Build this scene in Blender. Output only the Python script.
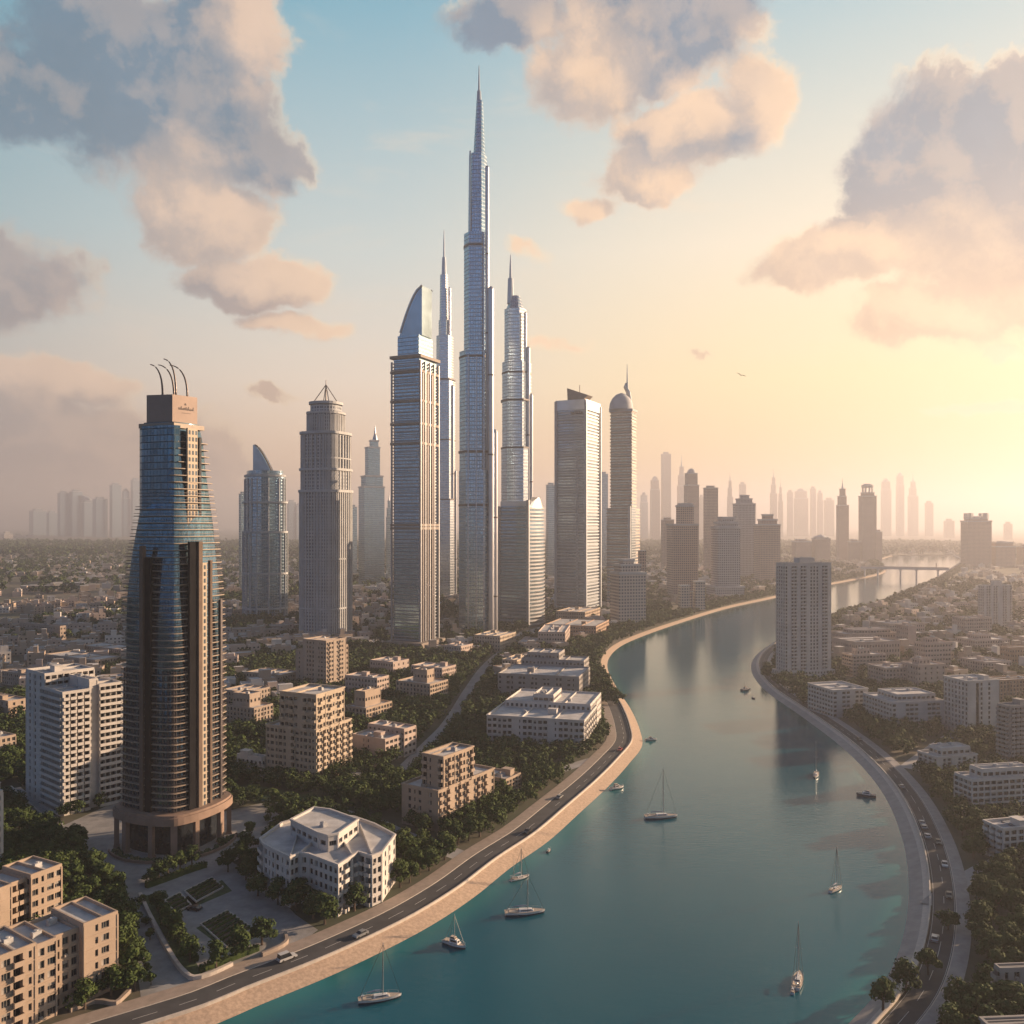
import bpy, math, random
import numpy as np
from mathutils import Vector, Matrix
random.seed(7); R = math.radians
scene = bpy.context.scene
for o in list(bpy.data.objects): bpy.data.objects.remove(o)
COL = scene.collection

# ------------------------------------------------------------ camera, light, sky, exposure
H, F, HY, CX = 115.0, 887.0, 524.0, 512.0        # eye height, focal length and horizon of the photograph
cd = bpy.data.cameras.new('camera'); cam = bpy.data.objects.new('camera', cd); COL.objects.link(cam)
cam.location = (0, 0, H); cam.rotation_euler = (R(90), 0, 0)
cd.sensor_width = 36; cd.lens = 36 * F / 1024; cd.shift_y = (HY - 512) / 1024
cd.clip_start = 1; cd.clip_end = 60000
scene.camera = cam

SUN_AZ, SUN_EL = R(66), R(13)                     # clockwise from straight ahead, above the horizon
sd = bpy.data.lights.new('sun', 'SUN'); sd.energy = 5.0; sd.angle = R(0.6); sd.color = (1.0, 0.69, 0.44)
so = bpy.data.objects.new('sun', sd); COL.objects.link(so)
so.rotation_euler = (R(90) - SUN_EL, 0, R(180) - SUN_AZ)
so.location = (400, 200, 700)

scene.view_settings.view_transform = 'Standard'; scene.view_settings.look = 'None'
scene.view_settings.exposure = 1.5; scene.view_settings.gamma = 1.0
cy = scene.cycles
cy.max_bounces = 6; cy.diffuse_bounces = 2; cy.glossy_bounces = 3; cy.transmission_bounces = 3; cy.volume_bounces = 1
cy.transparent_max_bounces = 6; cy.caustics_reflective = False; cy.caustics_refractive = False
cy.use_denoising = True

class NT:
    """small shorthand for building node trees"""
    def __init__(s, tree): s.t = tree; s.n = tree.nodes; s.l = tree.links
    def put(s, sock, val):
        if val is None: return
        if isinstance(val, bpy.types.NodeSocket): s.l.new(val, sock)
        else: sock.default_value = val
    def node(s, typ, **kw):
        n = s.n.new(typ)
        for k, v in kw.items(): setattr(n, k, v)
        return n
    def m(s, op, a, b=None, c=None, clamp=False):
        n = s.n.new('ShaderNodeMath'); n.operation = op; n.use_clamp = clamp
        for i, v in enumerate((a, b, c)): s.put(n.inputs[i], v)
        return n.outputs[0]
    def v(s, op, a, b=None, c=None):
        n = s.n.new('ShaderNodeVectorMath'); n.operation = op
        for i, v in enumerate((a, b, c)): s.put(n.inputs[i], v)
        return n.outputs['Value'] if op in ('DOT_PRODUCT', 'LENGTH') else n.outputs[0]
    def mix(s, f, a, b):
        n = s.n.new('ShaderNodeMix'); n.data_type = 'RGBA'
        s.put(n.inputs[0], f); s.put(n.inputs[6], a); s.put(n.inputs[7], b)
        return n.outputs[2]
    def smooth(s, x, lo, hi):
        n = s.n.new('ShaderNodeMapRange'); n.interpolation_type = 'SMOOTHSTEP'
        s.put(n.inputs[0], x); s.put(n.inputs[1], lo); s.put(n.inputs[2], hi)
        return n.outputs[0]
    def comb(s, x, y, z):
        n = s.n.new('ShaderNodeCombineXYZ')
        for i, v in enumerate((x, y, z)): s.put(n.inputs[i], v)
        return n.outputs[0]
    def sep(s, v):
        n = s.n.new('ShaderNodeSeparateXYZ'); s.put(n.inputs[0], v); return n.outputs
    def noise(s, vec, scale, detail=4, rough=.5, dist=0.0):
        n = s.n.new('ShaderNodeTexNoise'); s.put(n.inputs['Vector'], vec)
        n.inputs['Scale'].default_value = scale; n.inputs['Detail'].default_value = detail
        n.inputs['Roughness'].default_value = rough; n.inputs['Distortion'].default_value = dist
        return n.outputs
    def ramp(s, f, stops):
        n = s.n.new('ShaderNodeValToRGB'); s.put(n.inputs[0], f); e = n.color_ramp.elements
        while len(e) < len(stops): e.new(1)
        for el, (p, c) in zip(e, stops): el.position = p; el.color = (*c[:3], 1)
        return n.outputs[0]

def lin(r, g, b):
    f = lambda c: (c / 255 / 12.92) if c <= 10 else ((c / 255 + .055) / 1.055) ** 2.4
    return (f(r), f(g), f(b))
def rgba(c): return (*c, 1.0)
def azel(px, py):                                # direction of a point of the photograph as azimuth, elevation
    u = (px - CX) / F; w = (HY - py) / F
    return math.atan(u), math.atan(w / math.sqrt(1 + u * u))

world = bpy.data.worlds.new('World'); scene.world = world; world.use_nodes = True
wt = NT(world.node_tree)
for n in list(wt.n): wt.n.remove(n)
tc = wt.node('ShaderNodeTexCoord'); dx, dy, dz = wt.sep(tc.outputs['Generated'])
az = wt.m('ARCTAN2', dx, dy); el = wt.m('ARCSINE', wt.m('MINIMUM', wt.m('MAXIMUM', dz, -1.0), 1.0))
t = wt.m('DIVIDE', el, R(45), clamp=True)
s_ = wt.m('MULTIPLY_ADD', wt.m('COSINE', wt.m('SUBTRACT', az, R(34))), .5, .5)     # 1 towards the sun, 0 away from it
def sky_ramp(*cols): return wt.ramp(t, [(e / 45, lin(*c)) for e, c in zip((0, 3.5, 9, 17, 30, 45), cols)])
r_back = sky_ramp((74, 116, 160), (86, 140, 190), (82, 144, 196), (62, 124, 182), (36, 88, 146), (18, 56, 104))
r_left = sky_ramp((100, 118, 142), (136, 140, 152), (156, 166, 172), (128, 168, 182), (66, 142, 166), (20, 62, 104))
r_mid = sky_ramp((246, 196, 158), (248, 208, 174), (240, 222, 204), (202, 212, 210), (120, 176, 196), (30, 78, 116))
r_right = sky_ramp((240, 184, 130), (242, 200, 142), (250, 224, 170), (246, 230, 204), (160, 194, 204), (44, 88, 122))
c0 = wt.mix(wt.smooth(s_, .10, .50), r_back, r_left)
c0 = wt.mix(wt.smooth(s_, .60, .87), c0, r_mid)
c0 = wt.mix(wt.smooth(s_, .86, .99), c0, r_right)
# clouds: soft ellipses in azimuth / elevation broken up by fractal noise
BLOBS = [(40, 92, 120, 42), (165, 118, 115, 66), (230, 22, 62, 52), (130, 40, 110, 52), (262, 150, 60, 34), (208, 210, 68, 44), (262, 281, 78, 30),
         (306, 329, 60, 18, .3), (60, 378, 80, 24), (20, 396, 60, 40), (40, 455, 190, 62), (640, 30, 115, 62), (590, 88, 62, 44), (690, 130, 84, 34),
         (756, 96, 34, 44), (650, 168, 62, 26), (592, 206, 36, 20, .35), (510, 25, 70, 34), (925, 170, 74, 82), (1010, 230, 110, 100), (845, 258, 90, 32), (955, 312, 105, 34),
         (1015, 105, 34, 40), (704, 349, 24, 7, .55), (555, 342, 46, 12, .6), (525, 252, 36, 16, .6), (980, 415, 66, 9, .4), (996, 357, 24, 12, .4), (270, 398, 46, 10, .55),
         (1150, 150, 130, 110), (-120, 260, 160, 60), (-80, 60, 150, 60), (780, -110, 160, 60), (300, -130, 220, 70)]
PEACH = [(245, 15, 46, 48), (196, 208, 72, 48), (295, 268, 56, 34), (325, 335, 56, 20), (60, 365, 90, 22), (588, 84, 62, 60), (768, 92, 30, 60), (590, 205, 60, 34), (650, 172, 74, 30),
         (700, 105, 60, 30), (850, 285, 130, 46), (980, 335, 170, 52), (545, 340, 60, 20), (520, 252, 50, 30), (990, 415, 90, 20)]
def field_group(name, blobs, warp, sm, n1, n2, grow=.93):
    g = bpy.data.node_groups.new(name, 'ShaderNodeTree')
    g.interface.new_socket('P', in_out='INPUT', socket_type='NodeSocketVector')
    g.interface.new_socket('Field', in_out='OUTPUT', socket_type='NodeSocketFloat')
    gt = NT(g); gi = gt.node('NodeGroupInput'); go = gt.node('NodeGroupOutput'); P0 = gi.outputs[0]
    w1 = gt.v('SCALE', gt.v('SUBTRACT', gt.noise(P0, 8, 6, .62)[1], (.5, .5, .5))); w1.node.inputs['Scale'].default_value = warp
    P1 = gt.v('ADD', P0, w1); cur = None
    for (bx, by, rx, ry, *kk) in blobs:
        a0, e0 = azel(bx, by); sx, sy = F / rx * grow, F / ry * grow
        q = gt.v('MULTIPLY_ADD', P1, (sx, sy, 0), (-a0 * sx, -e0 * sy, 0)); d = gt.v('DOT_PRODUCT', q, q)
        if kk: d = gt.m('ADD', d, kk[0])
        if cur is None: cur = d
        else:
            n = gt.node('ShaderNodeMath', operation='SMOOTH_MIN'); gt.put(n.inputs[0], cur); gt.put(n.inputs[1], d); n.inputs[2].default_value = sm; cur = n.outputs[0]
    fld = gt.m('MAXIMUM', gt.m('SUBTRACT', 1.0, cur), -1.6)
    if n1:
        fb = gt.noise(P1, 15, 12, .62)[0]; fb2 = gt.noise(P0, 6, 3, .5)[0]
        bil = gt.m('SUBTRACT', .5, gt.m('ABSOLUTE', gt.m('MULTIPLY', gt.m('SUBTRACT', gt.noise(P1, 26, 5, .5)[0], .5), 2.0)))   # rounded heads
        fld = gt.m('MULTIPLY_ADD', gt.m('SUBTRACT', fb, .5), n1, fld); fld = gt.m('MULTIPLY_ADD', gt.m('SUBTRACT', fb2, .5), n2, fld); fld = gt.m('MULTIPLY_ADD', bil, .42, fld)
    gt.put(go.inputs[0], fld); return g
g1 = field_group('cloud_field', BLOBS, .09, .3, 1.9, .9, 1.04); g2 = field_group('peach_field', PEACH, .11, .8, 0, 0)
def field(g, vec):
    n = wt.node('ShaderNodeGroup', node_tree=g); wt.put(n.inputs[0], vec); return n.outputs[0]
pv = wt.comb(az, el, 0.0)
f0 = field(g1, pv); f1 = field(g1, wt.v('ADD', pv, (.022, .016, 0))); fp = field(g2, pv)
alpha = wt.m('MULTIPLY', wt.smooth(f0, -.06, .56), wt.smooth(el, R(-1), R(4)))
rim = wt.m('MULTIPLY', wt.smooth(wt.m('SUBTRACT', f0, f1), .05, .55), wt.m('SUBTRACT', 1.0, wt.smooth(f0, .35, .95)))
warm = wt.smooth(s_, .58, .97)
low = wt.m('SUBTRACT', 1.0, wt.smooth(el, R(9), R(22)))
grey = wt.mix(warm, rgba(lin(84, 116, 138)), rgba(lin(114, 132, 152)))
grey = wt.mix(wt.m('MULTIPLY', low, .85), grey, wt.mix(warm, rgba(lin(142, 142, 152)), rgba(lin(196, 154, 128))))
peach = wt.mix(warm, rgba(lin(230, 198, 180)), rgba(lin(255, 214, 176)))
shade = wt.m('MULTIPLY', wt.m('SUBTRACT', wt.smooth(wt.m('SUBTRACT', f0, f1), -.5, .5), .5), .5)
pk = wt.m('ADD', wt.m('MULTIPLY', wt.smooth(fp, -1.0, 1.1), .66), shade)
pk = wt.m('ADD', pk, wt.m('MULTIPLY', wt.m('SUBTRACT', 1.0, wt.smooth(f0, .05, .7)), wt.m('MULTIPLY_ADD', warm, .30, .10)), None, True)
ccol = wt.mix(pk, grey, peach)
band = wt.m('MULTIPLY', wt.smooth(f0, .0, .16), wt.m('SUBTRACT', 1.0, wt.smooth(f0, .22, .5)))
ccol = wt.mix(wt.m('MULTIPLY', wt.m('MULTIPLY', band, wt.smooth(wt.m('SUBTRACT', f0, f1), .0, .45)), wt.m('MULTIPLY', warm, .8)), ccol, rgba(lin(255, 228, 190)))
bri = wt.m('MULTIPLY_ADD', wt.noise(pv, 14, 6, .6)[0], .34, .83)
ccol = wt.v('SCALE', ccol); wt.put(ccol.node.inputs['Scale'], bri)
wisp = wt.m('MULTIPLY', wt.smooth(wt.noise(wt.v('MULTIPLY', pv, (1.6, 6.5, 1)), 2.6, 8, .62, .6)[0], .52, .78), wt.smooth(el, R(4), R(12)))
c0 = wt.mix(wt.m('MULTIPLY', wisp, .38), c0, wt.mix(warm, rgba(lin(206, 200, 200)), rgba(lin(255, 224, 190))))
c1 = wt.mix(wt.m('MULTIPLY', alpha, wt.m('MULTIPLY_ADD', warm, .10, .84)), c0, ccol)
nish = wt.node('ShaderNodeTexSky', sky_type='NISHITA'); nish.sun_disc = False; nish.sun_elevation = SUN_EL; nish.sun_rotation = SUN_AZ
nish.air_density = 1.5; nish.dust_density = 3.0
bg1 = wt.node('ShaderNodeBackground'); wt.put(bg1.inputs[0], nish.outputs[0]); bg1.inputs[1].default_value = .05 * .15
bg2 = wt.node('ShaderNodeBackground'); wt.put(bg2.inputs[0], c1); bg2.inputs[1].default_value = .345
ad = wt.node('ShaderNodeAddShader'); wt.l.new(bg1.outputs[0], ad.inputs[0]); wt.l.new(bg2.outputs[0], ad.inputs[1])
wo = wt.node('ShaderNodeOutputWorld'); wt.l.new(ad.outputs[0], wo.inputs[0])
world.cycles.sampling_method = 'MANUAL'; world.cycles.sample_map_resolution = 512

# ------------------------------------------------------------ helpers
def gp(px, py, z=0.0):                           # where the line of sight of a point of the photograph meets height z
    D = F * (H - z) / (py - HY); return ((px - CX) * D / F, D)
def zat(py, D): return H - (py - HY) * D / F
def xat(px, D): return (px - CX) * D / F

MATS = {}
def mk(name, col, rough=.8, metal=0.0, var=.15, scale=.25, bump=0.0, spec=None, col2=None, trans=0.0):
    m = bpy.data.materials.new(name); m.use_nodes = True; t = NT(m.node_tree); b = t.n['Principled BSDF']
    tcn = t.node('ShaderNodeTexCoord'); nz = t.noise(tcn.outputs['Object'], scale, 5, .6)
    k = t.smooth(nz[0], .3, .7)
    lo = tuple(c * (1 - var) for c in col); hi = tuple(min(1, c * (1 + var)) for c in (col2 or col))
    t.put(b.inputs['Base Color'], t.mix(k, rgba(lo), rgba(hi)))
    b.inputs['Roughness'].default_value = rough; b.inputs['Metallic'].default_value = metal
    if spec is not None: b.inputs['Specular IOR Level'].default_value = spec
    if bump:
        bn = t.node('ShaderNodeBump'); bn.inputs['Strength'].default_value = bump; t.put(bn.inputs['Height'], nz[0]); t.put(b.inputs['Normal'], bn.outputs[0])
    MATS[name] = m; return m
def grid_mat(name, wall, glass, bw=3.2, fh=3.3, gw=.6, gh=.55, rough_g=.12, metal_g=0.0, rough_w=.75, metal_w=0.0, var=.5, blank=0.0):
    """facade: windows bw apart on storeys fh high, measured along the wall itself"""
    m = bpy.data.materials.new(name); m.use_nodes = True; t = NT(m.node_tree); b = t.n['Principled BSDF']
    ge = t.node('ShaderNodeNewGeometry'); nx, ny, nzz = t.sep(ge.outputs['True Normal']); px_, py_, pz_ = t.sep(ge.outputs['Position'])
    u = t.m('SUBTRACT', t.m('MULTIPLY', py_, nx), t.m('MULTIPLY', px_, ny))
    uu = t.m('DIVIDE', u, bw); vv = t.m('DIVIDE', pz_, fh)
    fu = t.m('FRACT', uu); fv = t.m('FRACT', vv)
    win = t.m('MULTIPLY', t.m('LESS_THAN', t.m('ABSOLUTE', t.m('SUBTRACT', fu, .5)), gw / 2), t.m('LESS_THAN', t.m('ABSOLUTE', t.m('SUBTRACT', fv, .5)), gh / 2))
    win = t.m('MULTIPLY', win, t.m('LESS_THAN', t.m('ABSOLUTE', nzz), .5))
    wn = t.node('ShaderNodeTexWhiteNoise', noise_dimensions='3D'); t.put(wn.inputs[0], t.comb(t.m('FLOOR', uu), t.m('FLOOR', vv), t.m('MULTIPLY', nx, 7.0)))
    rnd = wn.outputs[0]
    if blank: win = t.m('MULTIPLY', win, t.m('GREATER_THAN', rnd, blank))
    gcol = t.mix(t.m('MULTIPLY', rnd, var), rgba(glass), rgba(tuple(min(1, c * 2.2 + .02) for c in glass)))
    nz = t.noise(ge.outputs['Position'], .06, 4, .6)[0]
    wcol = t.mix(nz, rgba(tuple(c * .82 for c in wall)), rgba(tuple(min(1, c * 1.12) for c in wall)))
    t.put(b.inputs['Base Color'], t.mix(win, wcol, gcol))
    t.put(b.inputs['Roughness'], t.m('MULTIPLY_ADD', win, rough_g - rough_w, rough_w))
    t.put(b.inputs['Metallic'], t.m('MULTIPLY_ADD', win, metal_g - metal_w, metal_w))
    MATS[name] = m; return m

class MB:
    def __init__(s): s.v = []; s.f = []; s.m = []
    def vert(s, *ps):
        i = len(s.v); s.v.extend(ps); return i
    def face(s, ps, m=0):
        i = len(s.v); s.v.extend(ps); s.f.append(tuple(range(i, i + len(ps)))); s.m.append(m)
    def prism(s, poly, z0, z1, m=0, mt=None, bot=False, top=True, poly1=None):
        n = len(poly); p1 = poly1 or poly; i = len(s.v)
        s.v.extend((x, y, z0) for x, y in poly); s.v.extend((x, y, z1) for x, y in p1)
        for k in range(n):
            j = (k + 1) % n; s.f.append((i + k, i + j, i + n + j, i + n + k)); s.m.append(m)
        if top: s.f.append(tuple(range(i + n, i + 2 * n))); s.m.append(m if mt is None else mt)
        if bot: s.f.append(tuple(range(i + n - 1, i - 1, -1))); s.m.append(m)
    def box(s, cx, cy, z0, w, d, h, rot=0.0, m=0, bot=True, mt=None):
        c, n = math.cos(rot), math.sin(rot)
        s.prism([(cx + a * c - b * n, cy + a * n + b * c) for a, b in ((-w / 2, -d / 2), (w / 2, -d / 2), (w / 2, d / 2), (-w / 2, d / 2))], z0, z0 + h, m, mt, bot)
    def tube(s, pts, rad, n=8, m=0, caps=True):
        """round bar through pts; rad one radius or one per point"""
        pts = [Vector(p) for p in pts]; rad = rad if isinstance(rad, (list, tuple)) else [rad] * len(pts); i0 = len(s.v)
        for k, p in enumerate(pts):
            d = (pts[min(k + 1, len(pts) - 1)] - pts[max(k - 1, 0)]).normalized()
            a = d.orthogonal().normalized() if abs(d.z) < .999 else Vector((1, 0, 0)); b = d.cross(a)
            for j in range(n):
                an = 2 * math.pi * j / n; q = p + (a * math.cos(an) + b * math.sin(an)) * rad[k]; s.v.append(tuple(q))
        for k in range(len(pts) - 1):
            for j in range(n):
                j2 = (j + 1) % n; a = i0 + k * n
                s.f.append((a + j, a + j2, a + n + j2, a + n + j)); s.m.append(m)
        if caps:
            s.f.append(tuple(range(i0 + n - 1, i0 - 1, -1))); s.m.append(m)
            e = i0 + (len(pts) - 1) * n; s.f.append(tuple(range(e, e + n))); s.m.append(m)
    def lathe(s, cx, cy, prof, n=24, m=0, sx=1.0, sy=1.0):
        i0 = len(s.v)
        for r, z in prof:
            for j in range(n):
                an = 2 * math.pi * j / n; s.v.append((cx + r * sx * math.cos(an), cy + r * sy * math.sin(an), z))
        for k in range(len(prof) - 1):
            for j in range(n):
                j2 = (j + 1) % n; a = i0 + k * n; s.f.append((a + j, a + j2, a + n + j2, a + n + j)); s.m.append(m)
        s.f.append(tuple(range(i0 + (len(prof) - 1) * n, i0 + len(prof) * n))); s.m.append(m)
    def build(s, name, mats, parent=None, smooth=False):
        me = bpy.data.meshes.new(name); v = s.v
        if parent is not None and parent.location.length > 0:
            lx, ly, lz = parent.location; v = [(a - lx, b - ly, c - lz) for a, b, c in v]
        me.from_pydata(v, [], s.f)
        if not isinstance(mats, (list, tuple)): mats = [mats]
        for mm in mats: me.materials.append(mm)
        if len(mats) > 1: me.polygons.foreach_set('material_index', s.m)
        if smooth: me.polygons.foreach_set('use_smooth', [True] * len(s.f))
        me.update()
        o = bpy.data.objects.new(name, me); COL.objects.link(o)
        if parent is not None: o.parent = parent
        return o

def thing(name, label, cat, loc=(0, 0, 0), group=None, rot=0.0):
    o = bpy.data.objects.new(name, None); COL.objects.link(o); o.location = loc; o.rotation_euler = (0, 0, rot); o.empty_display_size = .1
    o['label'] = label; o['category'] = cat
    if group: o['group'] = group
    return o
def tag(o, label, cat, group=None):
    o['label'] = label; o['category'] = cat
    if group: o['group'] = group
    return o
def kind(o, k): o['kind'] = k; return o
def dup(root, loc, rot=0.0, scale=1.0, label=None, group=None):
    r = root.copy(); COL.objects.link(r); r.location = loc; r.rotation_euler = (0, 0, rot); r.scale = (scale,) * 3
    if label: r['label'] = label
    if group: r['group'] = group
    for ch in KIDS[root.name]:
        c = ch.copy(); COL.objects.link(c); c.parent = r
    return r
KIDS = {}
# ------------------------------------------------------------ ground, river, roads
def catmull(pts, step):
    out = []; P = [np.array(p, float) for p in pts]
    for i in range(len(P) - 1):
        p0 = P[max(i - 1, 0)]; p1 = P[i]; p2 = P[i + 1]; p3 = P[min(i + 2, len(P) - 1)]
        # centripetal parametrisation keeps uneven spacing from looping
        t0 = 0.0; t1 = t0 + max(np.linalg.norm(p1 - p0), 1e-3) ** .5; t2 = t1 + max(np.linalg.norm(p2 - p1), 1e-3) ** .5; t3 = t2 + max(np.linalg.norm(p3 - p2), 1e-3) ** .5
        L = np.linalg.norm(p2 - p1); n = max(2, int(L / step))
        for k in range(n):
            tt = t1 + (t2 - t1) * k / n
            a1 = (t1 - tt) / (t1 - t0) * p0 + (tt - t0) / (t1 - t0) * p1; a2 = (t2 - tt) / (t2 - t1) * p1 + (tt - t1) / (t2 - t1) * p2; a3 = (t3 - tt) / (t3 - t2) * p2 + (tt - t2) / (t3 - t2) * p3
            b1 = (t2 - tt) / (t2 - t0) * a1 + (tt - t0) / (t2 - t0) * a2; b2 = (t3 - tt) / (t3 - t1) * a2 + (tt - t1) / (t3 - t1) * a3
            out.append(tuple((t2 - tt) / (t2 - t1) * b1 + (tt - t1) / (t2 - t1) * b2))
    out.append(tuple(P[-1])); return out
def normals(c, side):
    a = np.array(c); t = np.gradient(a, axis=0); t /= np.linalg.norm(t, axis=1)[:, None] + 1e-9
    n = np.stack([-t[:, 1], t[:, 0]], 1) * side
    for _ in range(6):
        n[1:-1] = (n[:-2] + n[1:-1] * 2 + n[2:]) / 4
    return n / np.linalg.norm(n, axis=1)[:, None]
WZ = -2.0
lb_px = [(-40, 1114), (90, 1068), (215, 1026), (256, 1008), (331, 977), (382, 953), (431, 927), (475, 898), (512, 868), (549, 842), (580, 814), (610, 786), (630, 764), (643, 746), (641, 731), (632, 710), (617, 687), (608, 667), (611, 656), (622, 646), (644, 636), (687, 621), (730, 608), (775, 598), (830, 585), (882, 574), (886, 567), (880, 561), (893, 556)]
rb_px = [(740, 1150), (800, 1070), (845, 1024), (880, 985), (900, 940), (907, 890), (901, 840), (880, 791), (845, 751), (800, 716), (765, 691), (751, 672), (754, 657), (775, 641), (800, 628), (832, 613), (860, 607), (900, 592), (930, 580), (952, 567), (960, 560), (952, 555)]
left_c = catmull([(-700, 110), (-300, 112), (-190, 130)] + [gp(x, y, WZ) for x, y in lb_px], 5)
right_c = catmull([(-700, 20), (-300, 20), (-160, 55), (-50, 95), (12, 133)] + [gp(x, y, WZ) for x, y in rb_px], 5)
LN = normals(left_c, 1); RN = normals(right_c, -1)
LA = np.array(left_c); RA = np.array(right_c)
def off(c, n, d): return c + n * d
BANK_L, BANK_R = 5.8, 6.4
le = [tuple(p) for p in off(LA, LN, BANK_L)]; re_ = [tuple(p) for p in off(RA, RN, BANK_R)]
land = [(-16000, 110)] + le + re_[::-1] + [(-16000, 20), (-16000, -3000), (16000, -3000), (16000, 22000), (-16000, 22000)]

def ground_material():
    m = bpy.data.materials.new('dry_ground'); m.use_nodes = True; t = NT(m.node_tree); b = t.n['Principled BSDF']
    p = t.node('ShaderNodeNewGeometry').outputs['Position']
    n1 = t.noise(p, .012, 6, .6)[0]; n2 = t.noise(p, .12, 4, .6)[0]; n3 = t.noise(p, .0016, 4, .55)[0]
    c = t.mix(t.smooth(n1, .42, .60), rgba((.045, .055, .028)), rgba((.10, .085, .062)))
    c = t.mix(t.smooth(n2, .40, .68), c, rgba((.06, .065, .038)))
    c = t.mix(t.m('MULTIPLY', t.smooth(n3, .48, .62), .6), c, rgba((.13, .11, .085)))
    t.put(b.inputs['Base Color'], c); b.inputs['Roughness'].default_value = .95; return m
mb = MB(); mb.face([(x, y, 0.0) for x, y in land]); kind(mb.build('ground', ground_material()), 'structure')

def water_material():
    m = bpy.data.materials.new('river_water'); m.use_nodes = True; t = NT(m.node_tree); b = t.n['Principled BSDF']
    p = t.node('ShaderNodeNewGeometry').outputs['Position']
    at = t.node('ShaderNodeAttribute', attribute_name='shallow').outputs['Fac']
    nz = t.noise(p, .02, 3, .5)[0]
    deep = t.mix(nz, rgba((.0, .064, .098)), rgba((.0, .078, .112)))
    t.put(b.inputs['Base Color'], t.mix(t.smooth(at, 0, 1), deep, rgba((.010, .13, .135))))
    b.inputs['Roughness'].default_value = .06; b.inputs['IOR'].default_value = 1.33; b.inputs['Specular Tint'].default_value = (.25, .82, 1, 1)
    pm = t.v('MULTIPLY', p, (1, 1.0, 1))
    w = t.m('ADD', t.m('MULTIPLY', t.noise(t.v('MULTIPLY', p, (.6, 1.5, 1)), .45, 6, .68, .5)[0], 1.3), t.m('MULTIPLY', t.noise(pm, .055, 3, .5)[0], 2.2))
    bn = t.node('ShaderNodeBump'); bn.inputs['Strength'].default_value = .08; bn.inputs['Distance'].default_value = .6
    t.put(bn.inputs['Height'], w); t.put(b.inputs['Normal'], bn.outputs[0]); return m
WM = water_material()
mb = MB(); mb.face([(-16000, -60, WZ), (2600, -60, WZ), (2600, 5200, WZ), (-16000, 5200, WZ)])
sh = [0.0] * 4
for c, n in ((LA, LN), (RA, RN)):
    inner = c + n * .6
    for lo, hi, a0, a1 in ((0, 3.5, 1.0, .75), (3.5, 9, .75, .25), (9, 18, .25, 0.0)):
        A = inner - n * lo; B = inner - n * hi
        for k in range(len(A) - 1):
            if A[k][1] > 1500 or A[k][0] < -260: continue
            q = [A[k], A[k + 1], B[k + 1], B[k]]
            if n is RN: q = q[::-1]; 
            mb.face([(x, y, WZ + .02) for x, y in q]); sh += [a0, a0, a1, a1] if n is LN else [a1, a1, a0, a0]
wo_ = mb.build('water', WM); at = wo_.data.attributes.new('shallow', 'FLOAT', 'POINT'); at.data.foreach_set('value', sh); kind(wo_, 'structure')

def strip(name, A, B, za, zb, m, flip=False, k='structure', k0=0, k1=None):
    mb = MB(); n = len(A) if k1 is None else k1
    for i in range(k0, n - 1):
        q = [(*A[i], za), (*B[i], zb), (*B[i + 1], zb), (*A[i + 1], za)]
        if flip: q = q[::-1]
        mb.face(q)
    o = mb.build(name, m); kind(o, k); return o
sandstone = mk('pale_sandstone_paving', (.40, .295, .215), .85, var=.2, scale=1.1, bump=.1)
greystone = mk('grey_stone_paving', (.30, .28, .265), .85, var=.14, scale=.3, bump=.1)
asphalt = mk('asphalt', (.05, .05, .053), .85, var=.22, scale=.15, bump=.05)
lightroad = mk('pale_asphalt', (.30, .29, .285), .85, var=.15, scale=.1)
paint = mk('road_paint', (.50, .49, .47), .7, var=.12, scale=1.5)
kerbm = mk('kerb_stone', (.48, .43, .38), .8, var=.1, scale=.8)
pave = mk('promenade_paving', (.29, .235, .195), .85, var=.12, scale=.4)
def idx(c, y): return min(range(len(c)), key=lambda i: abs(c[i][1] - y) if c[i][0] > -260 else 1e9)
kl = max(i for i in range(len(left_c)) if left_c[i][1] < gp(624, 697)[1]); kr = max(i for i in range(len(right_c)) if right_c[i][1] < gp(775, 641)[1])
L = lambda d: [tuple(p) for p in off(LA, LN, d)]
Rr = lambda d: [tuple(p) for p in off(RA, RN, d)]
strip('embankment', L(-.6), L(BANK_L), WZ - .4, .0, sandstone)
strip('embankment', Rr(-.6), Rr(4.6), WZ - .4, -.5, greystone, True); strip('embankment', Rr(4.6), Rr(BANK_R), -.5, .0, kerbm, True)
def wall_strip(name, c, n, d0, d1, h, m, k1, side, k0=0):
    A = [tuple(p) for p in off(c, n, d0)]; B = [tuple(p) for p in off(c, n, d1)]; mb = MB()
    for i in range(k0, k1 - 1):
        for q in ([(*A[i], 0), (*A[i], h), (*A[i + 1], h), (*A[i + 1], 0)], [(*A[i], h), (*B[i], h), (*B[i + 1], h), (*A[i + 1], h)], [(*B[i], h), (*B[i], 0), (*B[i + 1], 0), (*B[i + 1], h)]):
            mb.face(q if side > 0 else q[::-1])
    return mb.build(name, m)
def dashes(name, c, n, d, z, w, on, gap, k1, m):
    mb = MB(); A = off(c, n, d - w / 2); B = off(c, n, d + w / 2)
    seg = np.linalg.norm(np.diff(c, axis=0), axis=1); s = 0.0
    for i in range(k1 - 1):
        if gap == 0 or (s % (on + gap)) < on: mb.face([(*A[i], z), (*B[i], z), (*B[i + 1], z), (*A[i + 1], z)] if n is LN else [(*B[i], z), (*A[i], z), (*A[i + 1], z), (*B[i + 1], z)])
        s += seg[i]
    return kind(mb.build(name, m), 'structure')
kl0, kr0 = next(i for i in range(len(left_c)) if left_c[i][0] > -190), next(i for i in range(len(right_c)) if right_c[i][0] > -40)
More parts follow.
